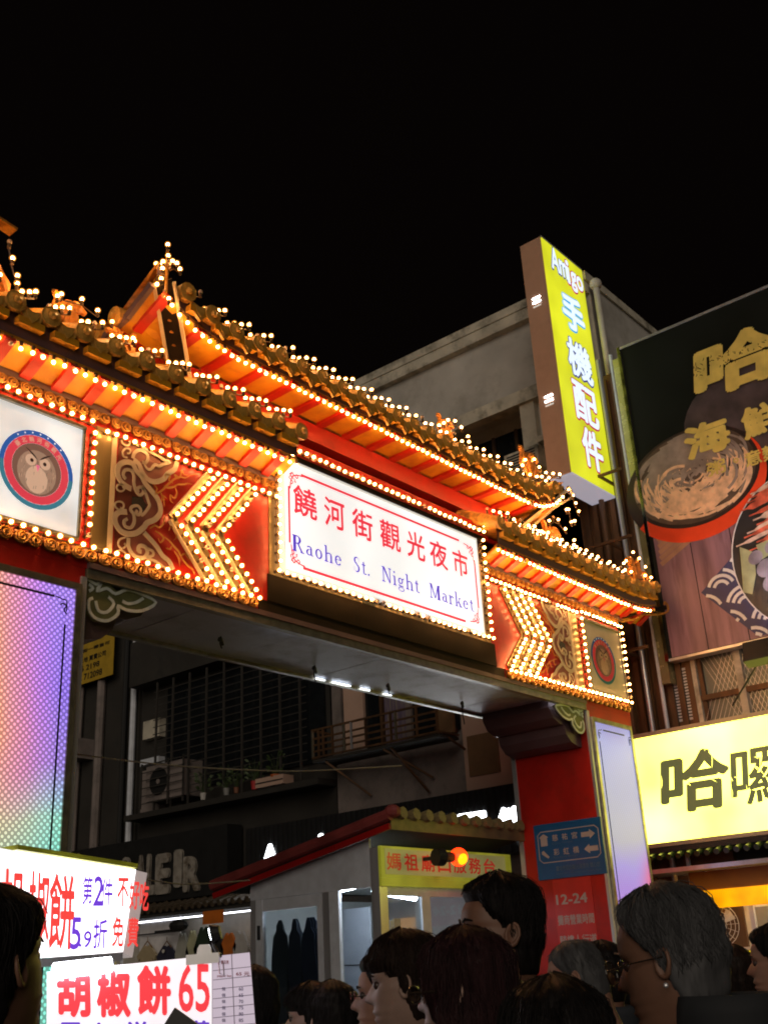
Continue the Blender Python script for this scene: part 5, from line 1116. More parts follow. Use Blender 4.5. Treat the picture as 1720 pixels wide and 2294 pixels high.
# letters on the dark fascia
lt = thing('lit_shop_letters', 'glowing white shop letters on the dark band behind the kiosk roof', 'sign', (12.97, 11, 3.2))
q = MB()
def wallword(q, txt, yl, yr, z0, z1, x=12.975, bold=0.03):
    text_on(q, txt, (x, yl, z0), (0,-1,0), (0,0,1), yl-yr, z1-z0, bold=bold)
wallword(q, 'A', W(583,1900,0,12.975).y, W(628,1900,0,12.975).y, 3.22, 3.66, bold=.05)
wallword(q, 'm', 12.85, 12.35, 3.2, 3.5, bold=.05); wallword(q, 'i', 12.22, 12.08, 3.2, 3.70, bold=.05); wallword(q, 'go', 11.95, 11.0, 3.08, 3.5, bold=.05)
for i, ch in enumerate('手機配件'): wallword(q, ch, 10.75-i*0.64, 10.75-i*0.64-0.52, 3.20, 3.66, bold=.06)
q.build('letters', M['letters_lit'], lt)
# dark neighbouring building with grille, plants and air conditioner
db = thing('dark_apartment_front', 'very dark apartment front with barred windows behind the gate opening', 'building', (14.5, 15, 0))
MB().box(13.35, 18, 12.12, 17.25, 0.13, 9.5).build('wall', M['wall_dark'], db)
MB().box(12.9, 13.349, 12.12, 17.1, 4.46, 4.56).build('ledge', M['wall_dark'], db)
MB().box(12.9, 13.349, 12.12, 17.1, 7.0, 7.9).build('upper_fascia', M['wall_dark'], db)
MB().box(13.30, 13.345, 12.3, 16.4, 4.9, 6.9).build('window_pane', M['window'], db)
M['darkmetal'] = mat('dull_dark_bars', (0.05,0.045,0.04), 0.5)
for i in range(9): MB().box(12.93, 12.96, 12.5+i*0.47, 12.535+i*0.47, 4.57, 6.95).build('window_bar', M['darkmetal'], db)
for i in range(16): MB().box(12.965, 12.98, 12.4, 16.4, 4.75+i*0.135, 4.765+i*0.135).build('window_rail', M['darkmetal'], db)
for (ya, yb, z0, z1, mt) in ((16.45,17.0,4.5,5.4,'wall_grey'), (16.5,17.05,5.5,5.62,'alu'), (16.5,17.0,6.0,6.35,'concrete')): MB().box(13.2, 13.349, ya, yb, z0, z1).build('wall_patch', M[mt], db)
acu = thing('air_conditioner', 'old caged air conditioner unit on the dark apartment front', 'air conditioner', (12.8, 15.9, 4.57))
MB().box(12.86, 13.3, 15.36, 16.42, 4.72, 5.36).build('casing', M['wall_grey'], acu)
q = MB(); q.tube([(12.845,16.05,5.05), (12.858,16.05,5.05)], 0.25, 20); q.build('fan_opening', M['dark'], acu); MB().tube([(12.835,16.05,5.05), (12.845,16.05,5.05)], 0.05, 8).build('fan_hub', M['wall_grey'], acu)
q = MB()
for k in range(6): q.box(12.80, 12.815, 15.3, 16.5, 4.68+k*0.14, 4.695+k*0.14)
for y_ in (15.3, 15.72, 16.48): q.box(12.80, 12.82, y_, y_+0.03, 4.6, 5.42)
q.build('cage', M['darkmetal'], acu)
for i, (py, pz, r_, c_) in enumerate(((14.9,4.57,.06,'white'), (13.6,4.57,.07,'red'), (13.1,4.57,.09,'terracotta'), (14.3,4.57,.06,'grey'), (14.05,4.57,.05,'brown'))):
    mt = mat('pot_%s' % c_, {'white':(.5,.48,.45),'red':(.5,.03,.03),'terracotta':(.42,.10,.02),'grey':(.25,.25,.24),'brown':(.2,.08,.04)}[c_], 0.6)
    pt = thing('flower_pot', '%s plant pot with small dark plant on the dim ledge' % c_, 'plant pot', (12.93, py, pz), 'pots on the dim ledge')
    MB().tube([(12.93,py,pz), (12.93,py,pz+r_*2)], [r_*0.75, r_], 10).build('pot', mt, pt)
    q = MB()
    for k in range(26):
        a = random.uniform(0, 2*PI); p0 = Vector((12.93, py, pz+r_*2)); p1 = p0+Vector((0.10*math.cos(a), 0.10*math.sin(a), random.uniform(.05,.35))); q.plate([(0,0),(0.03,0.03),(0.08,0),(0.03,-0.03)], (p1, (math.cos(a),math.sin(a),0.3), (0,0.3,1), (1,0,0)), 0.001); q.tube([p0, p1], 0.003, 3)
    q.build('leaves', M['foliage'], pt)
bx = thing('cardboard_box', 'pale long box with dark stripe lying on the dim ledge', 'box', (12.9, 13.2, 4.57)); MB().box(12.85, 13.1, 12.85, 13.5, 4.57, 4.72).build('carton', M['wall_pink'], bx); MB().box(12.843, 12.849, 12.85, 13.5, 4.63, 4.65).build('stripe', M['dark'], bx)
fb = thing('far_building', 'dim concrete building with pipes farthest left through the gate opening', 'building', (14.5, 22, 0))
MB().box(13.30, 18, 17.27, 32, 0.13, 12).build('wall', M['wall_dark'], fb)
for y_, r_, mt in ((17.33,.06,'alu'), (17.6,.05,'dark'), (18.4,.09,'wall_grey'), (19.1,.06,'wall_grey')): MB().tube([(13.2,y_,0.2), (13.2,y_,9)], r_, 8).build('pipe', M[mt], fb)
for y_ in (18.7, 19.6): MB().box(12.9, 13.299, y_, y_+0.5, 5.9, 6.3).build('awning_box', M['wall_grey'], fb)
M['yposter'] = mat('mustard_banner', (0.52, 0.33, 0.03), 0.6, var=0.12)
yp = thing('mustard_banner', 'hanging mustard yellow banner with dark writing under the near end of the gate', 'banner', (13.05, 18.4, 7.5))
MB().box(13.05, 13.06, 17.85, 19.4, 7.45, 8.62).build('cloth', M['yposter'], yp)
q = MB()
for txt, yl, yr, z0, z1 in (('炒火油肥', 19.3,17.98,8.38,8.60), ('北埔街一帶皆可', 19.3,17.98,8.12,8.20), ('專營土地 買賣公司', 19.3,18.1,7.90,8.02), ('2736 2198', 19.3,18.3,7.72,7.84), ('0932 712098', 19.3,18.2,7.52,7.66)): wallword(q, txt, yl, yr, z0, z1, x=13.045, bold=.03)
q.build('dark_lettering', M['dark'], yp)['kind'] = 'stuff'
# painted white letters
pl = thing('weathered_letter_sign', 'row of weathered white capital letters mounted over the clothing stall', 'sign', (12.9, 16, 3.1))
MB().box(12.95, 13.29, 14.3, 19.5, 2.98, 4.1).build('backing', M['dark'], pl)
M['wletter'] = mat('weathered_white_letter', (0.34,0.31,0.27), 0.6, var=0.25, scale=7, dirt=(0.08,0.05,0.02), dirt_amt=0.85, dirt_scale=6)
for ch, pa, pb, py0, py1 in (('O', 272, 290, 1920, 1950), ('A', 303, 324, 1915, 2005), ('L', 328, 347, 1912, 2005), ('E', 348, 380, 1912, 2003), ('I', 389, 408, 1903, 1988), ('R', 410, 447, 1917, 1997)):
    a = W(pa, (py0+py1)/2, 0, 12.9); b2 = W(pb, (py0+py1)/2, 0, 12.9); z1 = W((pa+pb)/2, py0, 0, 12.9).z; z0 = W((pa+pb)/2, py1, 0, 12.9).z
    q = MB(); text_on(q, ch, (12.9, a.y, z0), (0,-1,0), (0,0,1), a.y-b2.y, z1-z0, bold=0.06); vs, fs = q.v[:], q.f[:]; q.add([(x+0.04,y,z) for x,y,z in vs], fs); q.build('letter', M['wletter'], pl)
# clothing stall
st = thing('clothing_stall', 'clothing stall with tiled canopy and rail behind the pepper bun signs', 'stall', (12.8, 15.2, 0))
M['dimtile'] = mat('dim_roof_tile', (0.075,0.055,0.035), 0.5, var=0.4)
for i in range(26):
    me = MB().tube([(0,0,0), (0.3,0,0.1)], 0.055, 8).mesh('canopy_tile', M['dimtile']); put('canopy_tile', me, st, (12.55, 12.9+i*0.165, 2.80+0.01*(i % 2)))
MB().box(12.6, 13.2, 12.8, 17.3, 2.70, 2.74).build('canopy_board', M['wall_dark'], st)
M['stallwhite'] = emat('bright_stall_back', (0.62,0.58,0.60), 0.55)
M['stallwall'] = mat('stall_back_wall', (0.5,0.46,0.40), 0.6)
MB().box(13.16, 13.2, 12.5, 17.5, 0.2, 2.68).build('back_wall', M['stallwall'], st)
MB().box(12.9, 12.93, 15.42, 16.5, 1.2, 2.69).build('white_board', mat('white_peg_board', (0.75,0.73,0.75), 0.5), st)
for z_ in (2.45,): MB().tube([(12.84,15.45,z_), (12.84,16.55,z_)], 0.012, 6).build('rail', M['black_metal'], st)
MB().tube([(12.9,13.2,2.66), (12.9,16.9,2.66)], 0.012, 6).build('tube_lamp', emat('dim_stall_tube', (.9,.93,1), 5.0), st)
def shirt(cat_label, y, z, w, h, m, x=12.80, hgr=True, nm='hanging_shirt', ct='shirt'):
    t_ = thing(nm, cat_label, ct, (x, y, z), 'clothes hanging in the stall'); q = MB(); F = FX(x)
    u_ = lambda a, b2: (-y+a*w/2, z+b2*h)
    q.plate([u_(-.28,0),(u_(-.55,-.10)),(u_(-1,-.28)),(u_(-.82,-.42)),(u_(-.62,-.32)),(u_(-.60,-1)),(u_(.60,-1)),(u_(.62,-.32)),(u_(.82,-.42)),(u_(1,-.28)),(u_(.55,-.10)),(u_(.28,0)),(u_(0,-.06))], F, 0.05)
    q.build('cloth', m, t_)
    if hgr: q = MB(); q.tube([Vector((x+.02,y-w*.25,z-.04)), Vector((x+.02,y,z+.07)), Vector((x+.02,y+w*.25,z-.04))], 0.01, 5); q.tube([(x+.02,y,z+.06),(x+.02,y,z+.14)], 0.006, 5); q.build('hanger', M['board'], t_)
    return t_
fab = lambda n, c: mat(n, c, 0.85, var=0.15, scale=5, bump=0.1)
shirt('beige t-shirt on a hanger at the left of the stall', 16.18, 2.27, .52, .6, fab('beige_fabric', (.45,.36,.22))); shirt('navy t-shirt with white dot on a hanger', 15.66, 2.24, .50, .6, fab('navy_fabric', (.025,.025,.05)))
MB().tube([(12.74,15.66,2.15),(12.755,15.66,2.15)], 0.03, 10).build('print_dot', M['white_paint'], bpy.data.objects['hanging_shirt.001'] if 'hanging_shirt.001' in bpy.data.objects else None)
for lab_, y, z, w, h, c in (('pale long grey dress hanging beside the white board', 15.25,2.42,.35,1.2,(.4,.4,.35)), ('pale yellow green dress on the clothes rail', 15.0,2.44,.30,1.2,(.45,.45,.28)), ('dark green coat hanging in the middle of the rail', 14.72,2.48,.45,1.2,(.02,.04,.02)), ('black coat hanging next to the green coat', 14.42,2.44,.40,1.2,(.02,.018,.018)), ('orange knit top on the clothes rail', 14.1,2.35,.38,.7,(.6,.16,.02)), ('white sheer blouse at the right end of the rail', 13.82,2.36,.36,.9,(.5,.48,.46))):
    shirt(lab_, y, z, w, h, fab(lab_.split()[0]+'_'+lab_.split()[1]+'_fabric', c), hgr=False, nm='hanging_garment', ct='garment')
cw = thing('black_cap', 'black cap hanging on the edge of the stall canopy', 'cap', (12.6, 15.0, 2.55)); MB().sphere((12.6,15.1,2.52), 0.14, 10, 6, 0, (1,1.4,.7)).build('crown', M['dark'], cw); MB().box(12.5,12.7,15.2,15.6,2.44,2.47).build('brim', M['dark'], cw)
og = thing('orange_flag', 'orange cloth sign hanging from the canopy beside the kiosk', 'flag', (12.6, 14.2, 2.6)); MB().box(12.6,12.61,14.0,14.5,2.50,2.70).build('cloth', fab('orange_flag_fabric', (.6,.15,.01)), og)

# ------------------------------------------------------------------ market kiosk
KX, KY = 8.58, 7.27
KX1 = W(1130, 1920, 1, KY).x; KY1 = 9.10; KZ = 2.80
ki = thing('service_kiosk', 'grey aluminium service kiosk with lit windows and tiled red-edged roof', 'kiosk', (9.6, 8.2, 0))
for (x, y, w_) in ((KX, KY, .12), (KX, KY1-.08, .09), (KX1-.1, KY, .1), (KX1-.1, KY1-.08, .08)): MB().box(x, x+w_, y, y+w_*0.9, 0.1, KZ-0.01).build('corner_post', M['steel'], ki)
MB().box(KX+0.002, KX1, KY+0.002, KY1, 0, 0.95).build('lower_panel', M['alu'], ki)
# side wall above the windows follows the roof slope
q = MB(); zf, zr_ = 2.88, 2.585; q.plate([(-(KY+.11), 2.421), (-(KY1-.001), 2.421), (-(KY1-.001), zr_), (-(KY+.11), zf)], FX(KX-0.002), .03)
q.build('side_gable', M['alu'], ki)
for ya, yb, mt in ((7.82, 7.95, 'alu'), (7.95, 8.04, 'steel'), (8.04, 8.12, 'alu'), (8.92, 9.02, 'alu')): MB().box(KX+0.0, KX+0.05, ya, yb, 0.95, 2.42).build('mullion', M[mt], ki)
MB().box(KX+0.006, KX+0.05, 8.12, 8.92, 2.30, 2.419).build('door_header', M['alu'], ki); MB().box(KX-0.02, KX-0.001, 8.95, 8.98, 2.02, 2.16).build('hinge', M['black_metal'], ki)
gl = bpy.data.materials.new('thin_clear_glass'); gl.use_nodes = True; nt = gl.node_tree; nt.nodes.clear()
o_ = nt.nodes.new('ShaderNodeOutputMaterial'); mx_ = nt.nodes.new('ShaderNodeMixShader'); tr = nt.nodes.new('ShaderNodeBsdfTransparent'); gg = nt.nodes.new('ShaderNodeBsdfGlossy'); gg.inputs['Roughness'].default_value = 0.03; tr.inputs[0].default_value = (.80,.86,.90,1)
fz = nt.nodes.new('ShaderNodeFresnel'); fz.inputs[0].default_value = 1.6; mx_.inputs[0].default_value = 0.12; nt.links.new(tr.outputs[0], mx_.inputs[1]); nt.links.new(gg.outputs[0], mx_.inputs[2]); nt.links.new(mx_.outputs[0], o_.inputs[0]); M['glass'] = gl
for ya, yb, z1 in ((KY+.12, 7.80, 2.415), (8.13, 8.91, 2.295)): MB().box(KX+0.02, KX+0.026, ya, yb, 0.96, z1).build('window_pane', M['glass'], ki)
MB().box(KX+.12, KX1-.1, KY+0.03, KY+0.036, 0.96, 2.33).build('window_pane', M['glass'], ki)
# interior
MB().box(KX+.05, KX1-.02, KY1-.04, KY1-.01, 0.1, 2.42).build('back_wall', M['white_paint'], ki)
MB().box(KX1-.04, KX1-.02, KY+.1, KY1-.05, 0.1, 2.5).build('end_wall', M['white_paint'], ki)
MB().box(KX+.055, KX1-.04, KY+.10, KY1-.05, 2.50, 2.52).build('ceiling', M['white_paint'], ki)
tb = MB(); tb.tube([W(836,1996,1,KY+.3), W(930,2012,1,KY+.3)], 0.030, 8); tb.build('tube_lamp', M['tube_light'], ki)
tb = MB(); tb.tube([W(765,1990,0,KX+.3), W(826,1975,0,KX+.3)], 0.040, 8); tb.build('tube_lamp', M['tube_light'], ki)
MB().box(KX+.78, KX+.80, W(828,2060,0,KX+.78).y, W(768,2060,0,KX+.78).y, 1.0, W(795,2035,0,KX+.78).z).build('pinned_board', mat('grey_white_board', (.55,.55,.6), .6, var=.08), ki)
MB().box(KX+.774, KX+.779, W(828,2060,0,KX+.78).y, W(768,2060,0,KX+.78).y, 1.72, 1.727).build('board_seam', M['dark'], ki)
for i, y in enumerate((8.28, 8.52, 8.76)):
    j = thing('dark_jacket', 'dark blue jacket hanging inside the kiosk, %s' % ('nearest the post','between the other two','nearest the door hinge')[i], 'jacket', (KX+.11, y, 2.2), 'jackets hanging in the kiosk')
    q = MB()
    for ly in range(3):
        hw = lambda k: (.02,.05,.055,.10,.125,.14,.15,.155)[k]*(1-.12*ly)+random.uniform(-.008,.008); zl = (2.2,2.15,2.10,2.04,1.85,1.65,1.4,1.1)
        L_ = [(-y-hw(k)+.02*ly*(i-1), zl[k]) for k in range(8)]; R_ = [(-y+hw(k)+.02*ly*(i-1), zl[k]) for k in range(8)]
        q.plate(L_+R_[::-1], FX(KX+.10-.014*ly), .012)
    q.build('cloth', fab('navy_jacket_%d_fabric' % i, (.035+.01*i,.045+.01*i,.075)), j)
# window frames at the front and the yellow name board
for (x0, x1, z0, z1, mt) in ((KX+.12, KX1-.1, 2.33, 2.42, 'alu'), (KX+.66, KX+.80, .95, 2.33, 'alu'), (KX+.14, KX+.19, .95, 2.10, 'alu'), (KX+.20,KX+.30,.95,2.12,'cream')): MB().box(x0, x1, KY+0.002, KY+.028, z0, z1).build('window_frame', M[mt] if mt != 'cream' else M['concrete'], ki)
M['kyellow'] = emat('yellow_sign_board', (0.50,0.50,0.04), 0.30, var=0.4, scale=3); M['kred'] = emat('dark_red_characters', (0.42,0.02,0.01), 0.6)  # faint glow added to the name boards to brighten them
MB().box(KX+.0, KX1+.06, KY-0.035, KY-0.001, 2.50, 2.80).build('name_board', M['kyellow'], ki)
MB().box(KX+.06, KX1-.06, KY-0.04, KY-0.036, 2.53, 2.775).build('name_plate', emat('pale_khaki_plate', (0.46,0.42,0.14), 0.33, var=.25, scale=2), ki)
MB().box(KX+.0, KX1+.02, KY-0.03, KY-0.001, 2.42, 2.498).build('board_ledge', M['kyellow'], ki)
q = MB(); ks = W(862,1910,1,KY-.042).x; ke = W(1112,1940,1,KY-.042).x; chs = '媽祖廟口服務台'; n_ = 7; pitch = (ke-ks)/n_
for i, ch in enumerate(chs): text_on(q, ch, (ks+i*pitch+.02, KY-.0425, 2.57), (1,0,0), (0,0,1), pitch*.82, .17, bold=.025)
q.build('red_characters', M['kred'], ki)
# roof: boards, red verge, corrugated tiles with a tiled front edge
q = MB(); rx0, rx1, ry0, ry1 = KX-.12, W(1195,1890,1,KY-.3).x, KY-.28, 9.55; rz = lambda y: 3.04-(y-ry0)*0.175
q.add([(rx0,ry0,rz(ry0)-.06),(rx1,ry0,rz(ry0)-.06),(rx1,ry1,rz(ry1)-.06),(rx0,ry1,rz(ry1)-.06),(rx0,ry0,rz(ry0)),(rx1,ry0,rz(ry0)),(rx1,ry1,rz(ry1)),(rx0,ry1,rz(ry1))], [(0,3,2,1),(4,5,6,7),(0,1,5,4),(1,2,6,5),(2,3,7,6),(3,0,4,7)])
q.build('roof_deck', M['wall_dark'], ki)
M['roofred'] = mat('dull_red_ridge', (0.30,0.055,0.05), .5, var=.25, scale=4)
MB().tube([(rx0-.02,ry0-.02,rz(ry0)+.02),(rx0-.02,ry1,rz(ry1)+.02)], .062, 8).build('verge_tile', M['roofred'], ki)
MB().box(rx0-.03, rx0-.002, ry0, ry1, 0, 0.001) 
q = MB(); q.bar((rx0-.012,ry0,rz(ry0)-.09), (rx0-.012,ry1,rz(ry1)-.09), .02, .06); q.build('verge_board', M['red_dark'], ki)
q = MB(); q.sphere((rx0+.02,ry0-.02,rz(ry0)+.05), .085, 10, 6, 0, (1,1,.8)); q.build('verge_end', M['roofred'], ki)
M['kt'] = mat('mossy_yellow_tile', (0.30,0.23,0.10), .55, var=.4, scale=10, dirt=(.12,.07,.05), dirt_amt=.8, dirt_scale=9)
n_ = int((rx1-rx0-.15)/.21)
for i in range(n_+1):
    x = rx0+.16+i*.21; me = MB().tube([(0,0,0),(0,.5,-.085),(0,1.2,-.21),(0,2.4,-.42)], [.062,.058,.058,.058], 8).mesh('ridge_tile', M['kt']); put('ridge_tile', me, ki, (x, ry0-.05, rz(ry0)+.045))
q = MB(); q.box(rx0, rx1, ry0-.01, ry0+.02, rz(ry0)-.12, rz(ry0)-.0); q.build('eave_board', mat('mottled_eave_board', (.20,.13,.06), .5, var=.4), ki)
# traffic signal with its red lamp lit
sgp = W(1027, 1920, 1, 6.98); sgd = thing('traffic_signal', 'round red signal lamp lit in front of the kiosk name board', 'traffic light', sgp, None)
q = MB(); q.sphere(sgp, 0.094, 20, 12); q.build('red_lamp', M['red_signal'], sgd, True)
q = MB(); q.sphere(sgp+RGT*.026-FWD*.045, 0.062, 16, 10); q.build('lamp_core', emat('amber_signal_core', (1.0,0.30,0.003), 3.0), sgd, True)
p2 = W(988, 1920, 1, 7.0); q = MB(); q.tube([p2+Vector((0.02,0.0,0)), p2+Vector((-.06,0.03,0))], [0.105,0.10], 14); q.xform(Matrix.Translation(p2) @ Matrix.Diagonal((1,1,.85,1)) @ Matrix.Translation(-p2)); q.build('dark_hood', M['dark'], sgd)
q = MB(); q.tube([sgp+Vector((0,.02,0)), p2], .05, 8); q.tube([p2, Vector((p2.x, KY-.03, p2.z))], .02, 8); q.build('mount_arm', M['black_metal'], sgd)

# ------------------------------------------------------------------ wires across the opening
for nm, pts in (('thin pale wire sagging across the gate opening', [(4.14,6.5,W(180,1690,1,6.5).z)]+[tuple(W(px,py,1,6.5)) for px,py in ((300,1706),(430,1718),(560,1725),(690,1727),(900,1715))]), ('second thin wire low behind the pepper bun sign', [tuple(W(px,py,1,7.0)) for px,py in ((175,1912),(260,1955),(380,1978),(450,1980),(560,1972))])):
    q = MB(); q.tube(catmull([tuple(p) for p in pts], 6), .0055, 4); tag(q.build('hanging_wire', mat('pale_cable', (.30,.26,.20), .5), None), nm, 'wire')

# ------------------------------------------------------------------ pepper bun stall signs
PO = atD(290, 2230, 3.6)
def PD(px, py): d = ray(px, py); return CP + d*((PO-CP).dot(_fh)/d.dot(_fh))
def WX(px, py): return W(px, py, 1, 3.4)
u_ = thing('stall_lightbox', 'upper glowing white pepper bun stall sign with yellow top edge', 'sign', (2.4, 3.45, 1.75))
def quadbox(P4, depth, dirn):
    q = MB(); d = Vector(dirn)*depth; q.add([*P4, *[p+d for p in P4]], [(0,1,2,3),(7,6,5,4),(0,4,5,1),(1,5,6,2),(2,6,7,3),(3,7,4,0)]); return q
tl, tr, br, bl_ = WX(36,1906), WX(305,1948), WX(276,2132), WX(20,2150)
quadbox([bl_, br, tr, tl], .18, (0,1,0)).build('lit_face', emat('pure_white_lightbox', (1,.96,.99), 2.6, var=.15, scale=2), u_)
t2, b2 = WX(342,1954), WX(309,2144)
quadbox([br+Vector((.003,.01,0)), b2+Vector((0,.03,0)), t2+Vector((0,.03,0)), tr+Vector((.003,.01,0))], .12, (0,1,0)).build('dim_end', emat('dim_sign_end', (.50,.42,.40), .62), u_)
tl2 = WX(0,1900); quadbox([WX(-60,2160), bl_+Vector((-.003,.0,0)), tl+Vector((-.003,.0,0)), WX(-60,1888)], .15, (0,1,0)).build('near_face', M['white_lit'], u_)
quadbox([tl+Vector((0,-.01,.004)), tr+Vector((0,-.01,.004)), tr+Vector((0,-.01,.020)), tl+Vector((0,-.01,.020))], .2, (0,1,0)).build('yellow_edge', mat('yellow_green_edge', (.42,.42,.03), .4, var=.3), u_)
quadbox([bl_+Vector((0,0,-.03)), br+Vector((0,0,-.03)), br+Vector((0,0,-.003)), bl_+Vector((0,0,-.003))], .15, (0,1,0)).build('base_rail', M['steel'], u_)
def sq(q, ch, px0, py0, px1, py1, f, bold=.03, sh=0.0, yoff=-.003):
    if f is PD: yoff *= 1.5
    """glyph inside a pixel box on a plane function f"""
    a, b_, c_ = f(px0, py1), f(px1, py1), f(px0, py0); u = (b_-a); v = (c_-a)
    text_on(q, ch, a+Vector((0, yoff, 0)), u.normalized(), v.normalized(), u.length, v.length, bold=bold, shear=sh)
M['srp'] = emat('stall_red_print', (.85,.06,.05), 1.0); M['svp'] = emat('stall_violet_print', (.16,.05,.62), 1.0); M['prp'] = emat('price_red_print', (.85,.035,.05), 1.0)
for ch, a in (('胡', (0,1945,52,2100)), ('椒', (62,1950,112,2110)), ('餅', (108,1955,168,2128)), ('不', (262,1966,288,2032)), ('好', (288,1970,312,2038)), ('吃', (312,1975,333,2040)), ('免', (250,2052,276,2122)), ('費', (284,2055,310,2122))): q = MB(); sq(q, ch, *a, WX, .026, .12); q.build('red_character', M['srp'], u_)
q = MB()
for ch, a in (('第', (184,1962,208,2028)), ('2', (207,1962,230,2030)), ('件', (226,1966,252,2030)), ('5', (155,2054,182,2128)), ('.', (176,2114,182,2122)), ('9', (187,2085,205,2124)), ('折', (208,2058,240,2126))): q = MB(); sq(q, ch, *a, WX, .02, .12); q.build('violet_character', M['svp'], u_)
PO = atD(290, 2230, 3.6)
def PD(px, py): d = ray(px, py); return CP + d*((PO-CP).dot(_fh)/d.dot(_fh))
# lower board
lw = thing('stall_price_sign', 'lower white price board reading pepper bun 65 in big red characters', 'sign', PD(300, 2294))
P4 = [PD(104,2420), PD(470,2390), PD(470,2141), PD(106,2178)]
away = (_fh*1.0)
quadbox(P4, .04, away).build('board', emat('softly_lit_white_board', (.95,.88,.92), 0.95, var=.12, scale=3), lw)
q = MB(); tbp = [PD(108,2176)+Vector((0,-.03,0)), PD(235,2162)+Vector((0,-.03,0))]; q.tube(tbp, .022, 8); q.build('tube_lamp', M['tube_light'], lw)
q = MB()
for ch, a in (('胡', (124,2178,200,2280)), ('椒', (213,2172,290,2280)), ('餅', (303,2162,380,2275)), ('6', (396,2160,430,2268)), ('5', (434,2160,466,2268))): q = MB(); sq(q, ch, *a, PD, .055 if ch not in '65' else .02, 0, -.006); q.build('red_character', M['prp'], lw)
q = MB()
for ch, a in (('買', (130,2290,180,2340)), ('六', (195,2290,245,2340)), ('送', (280,2288,330,2338)), ('一', (345,2300,390,2306)), ('黃', (420,2286,468,2340))): sq(q, ch, *a, PD, .05, 0, -.006)
q.build('violet_characters', emat('price_violet_print', (.12,.04,.5), 1.0), lw)
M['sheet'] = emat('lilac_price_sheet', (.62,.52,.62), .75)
ps = thing('price_sheet', 'pale ruled price sheet clipped to the right of the pepper bun board', 'paper', PD(515,2294))
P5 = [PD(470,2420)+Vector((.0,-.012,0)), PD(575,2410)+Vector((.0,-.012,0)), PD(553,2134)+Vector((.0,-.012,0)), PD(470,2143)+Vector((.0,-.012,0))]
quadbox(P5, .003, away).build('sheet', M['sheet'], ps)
q = MB()
for k in range(12):
    f_ = k/11; a = P5[3].lerp(P5[0], .12+f_*.85)+Vector((0,-.003,0)); b_ = P5[2].lerp(P5[1], .12+f_*.85)+Vector((0,-.003,0)); q.bar(a, b_, .002, .0016)
q.bar(P5[3].lerp(P5[2],.5)+Vector((0,-.003,0)), P5[0].lerp(P5[1],.5)+Vector((0,-.003,0)), .0016, .002)
q.build('ruled_lines', mat('grey_ruling', (.25,.2,.28), .6), ps)
q = MB()
for (txt, x0, y0, x1, y1) in (('價目表', 482,2152,500,2161), ('pepper bun', 474,2184,506,2191), ('65 元', 516,2178,546,2187)): sq(q, txt, x0, y0, x1, y1, PD, .03, 0, -.017)
q.build('red_writing', mat('red_small_print', (.6,.1,.12), .6), ps)
q = MB()
for k in range(7): sq(q, str(60+k*5), 522, 2212+k*14, 532, 2220+k*14, PD, .02, 0, -.017); sq(q, '個', 484, 2212+k*14, 492, 2220+k*14, PD, .02, 0, -.017)
q.build('small_writing', mat('blue_small_print', (.2,.15,.4), .6), ps)
cl = thing('metal_clip', 'shiny bulldog clip holding the price sheet on the board', 'clip', PD(440,2145))
q = MB(); q.bar(PD(405,2152)+Vector((0,-.03,0)), PD(478,2146)+Vector((0,-.03,0)), .04, .028); q.build('jaw', M['steel'], cl)
q = MB(); fr4 = (PD(440,2148)+Vector((0,-.035,0)), tuple(_r), (0,0,1), tuple(-_fh)); q.plate([(-.024,0),(.024,0),(.02,.028),(.014,.038),(-.014,.038),(-.02,.028)], fr4, .012); q.build('lever', M['steel'], cl)
q = MB(); pc = PD(478,2190); q.tube([PD(470,2158)+Vector((0,-.04,0)), PD(472,2182)+Vector((0,-.04,0)), PD(482,2186)+Vector((0,-.04,0)), PD(480,2158)+Vector((0,-.04,0))], .002, 4); q.build('wire_loop', M['steel'], cl)
lm = thing('clip_lamp', 'small black spot lamp on a stalk above the price sheet', 'lamp', PD(480,2100))
q = MB(); q.tube([PD(484,2145)+Vector((0,-.02,0)), PD(480,2120), PD(478,2098)], .006, 6); q.build('stalk', M['black_metal'], lm)
q = MB(); q.tube([PD(494,2088), PD(474,2094)], [.02,.03], 12); q.build('shade', M['black_metal'], lm); q = MB(); q.tube([PD(473.5,2094), PD(472,2094.5)], [.022,.02], 10); q.build('lamp_face', M['tube_light'], lm)
# the counter the signs stand on (out of the picture, below)
ct = thing('stall_counter', 'steel stall counter under the pepper bun signs', 'counter', (2.4, 3.6, 0)); MB().box(1.4, 3.0, 3.42, 4.2, .85, .9).build('top', M['steel'], ct); MB().box(1.45, 2.95, 3.5, 4.15, 0, .85).build('body', M['steel'], ct)
for x in (1.5, 2.7): MB().tube([(x, 3.62, .9), (x, 3.62, 1.9)], .02, 8).build('post', M['steel'], ct)
# ================================================================== people
def interp(tab, z):
    if z <= tab[0][0]: return tab[0][1:]
    for a, b in zip(tab, tab[1:]):
        if z <= b[0]:
            t = (z-a[0])/(b[0]-a[0]); t = t*t*(3-2*t)*0.5+t*0.5; return tuple(p+(q-p)*t for p, q in zip(a[1:], b[1:]))
    return tab[-1][1:]
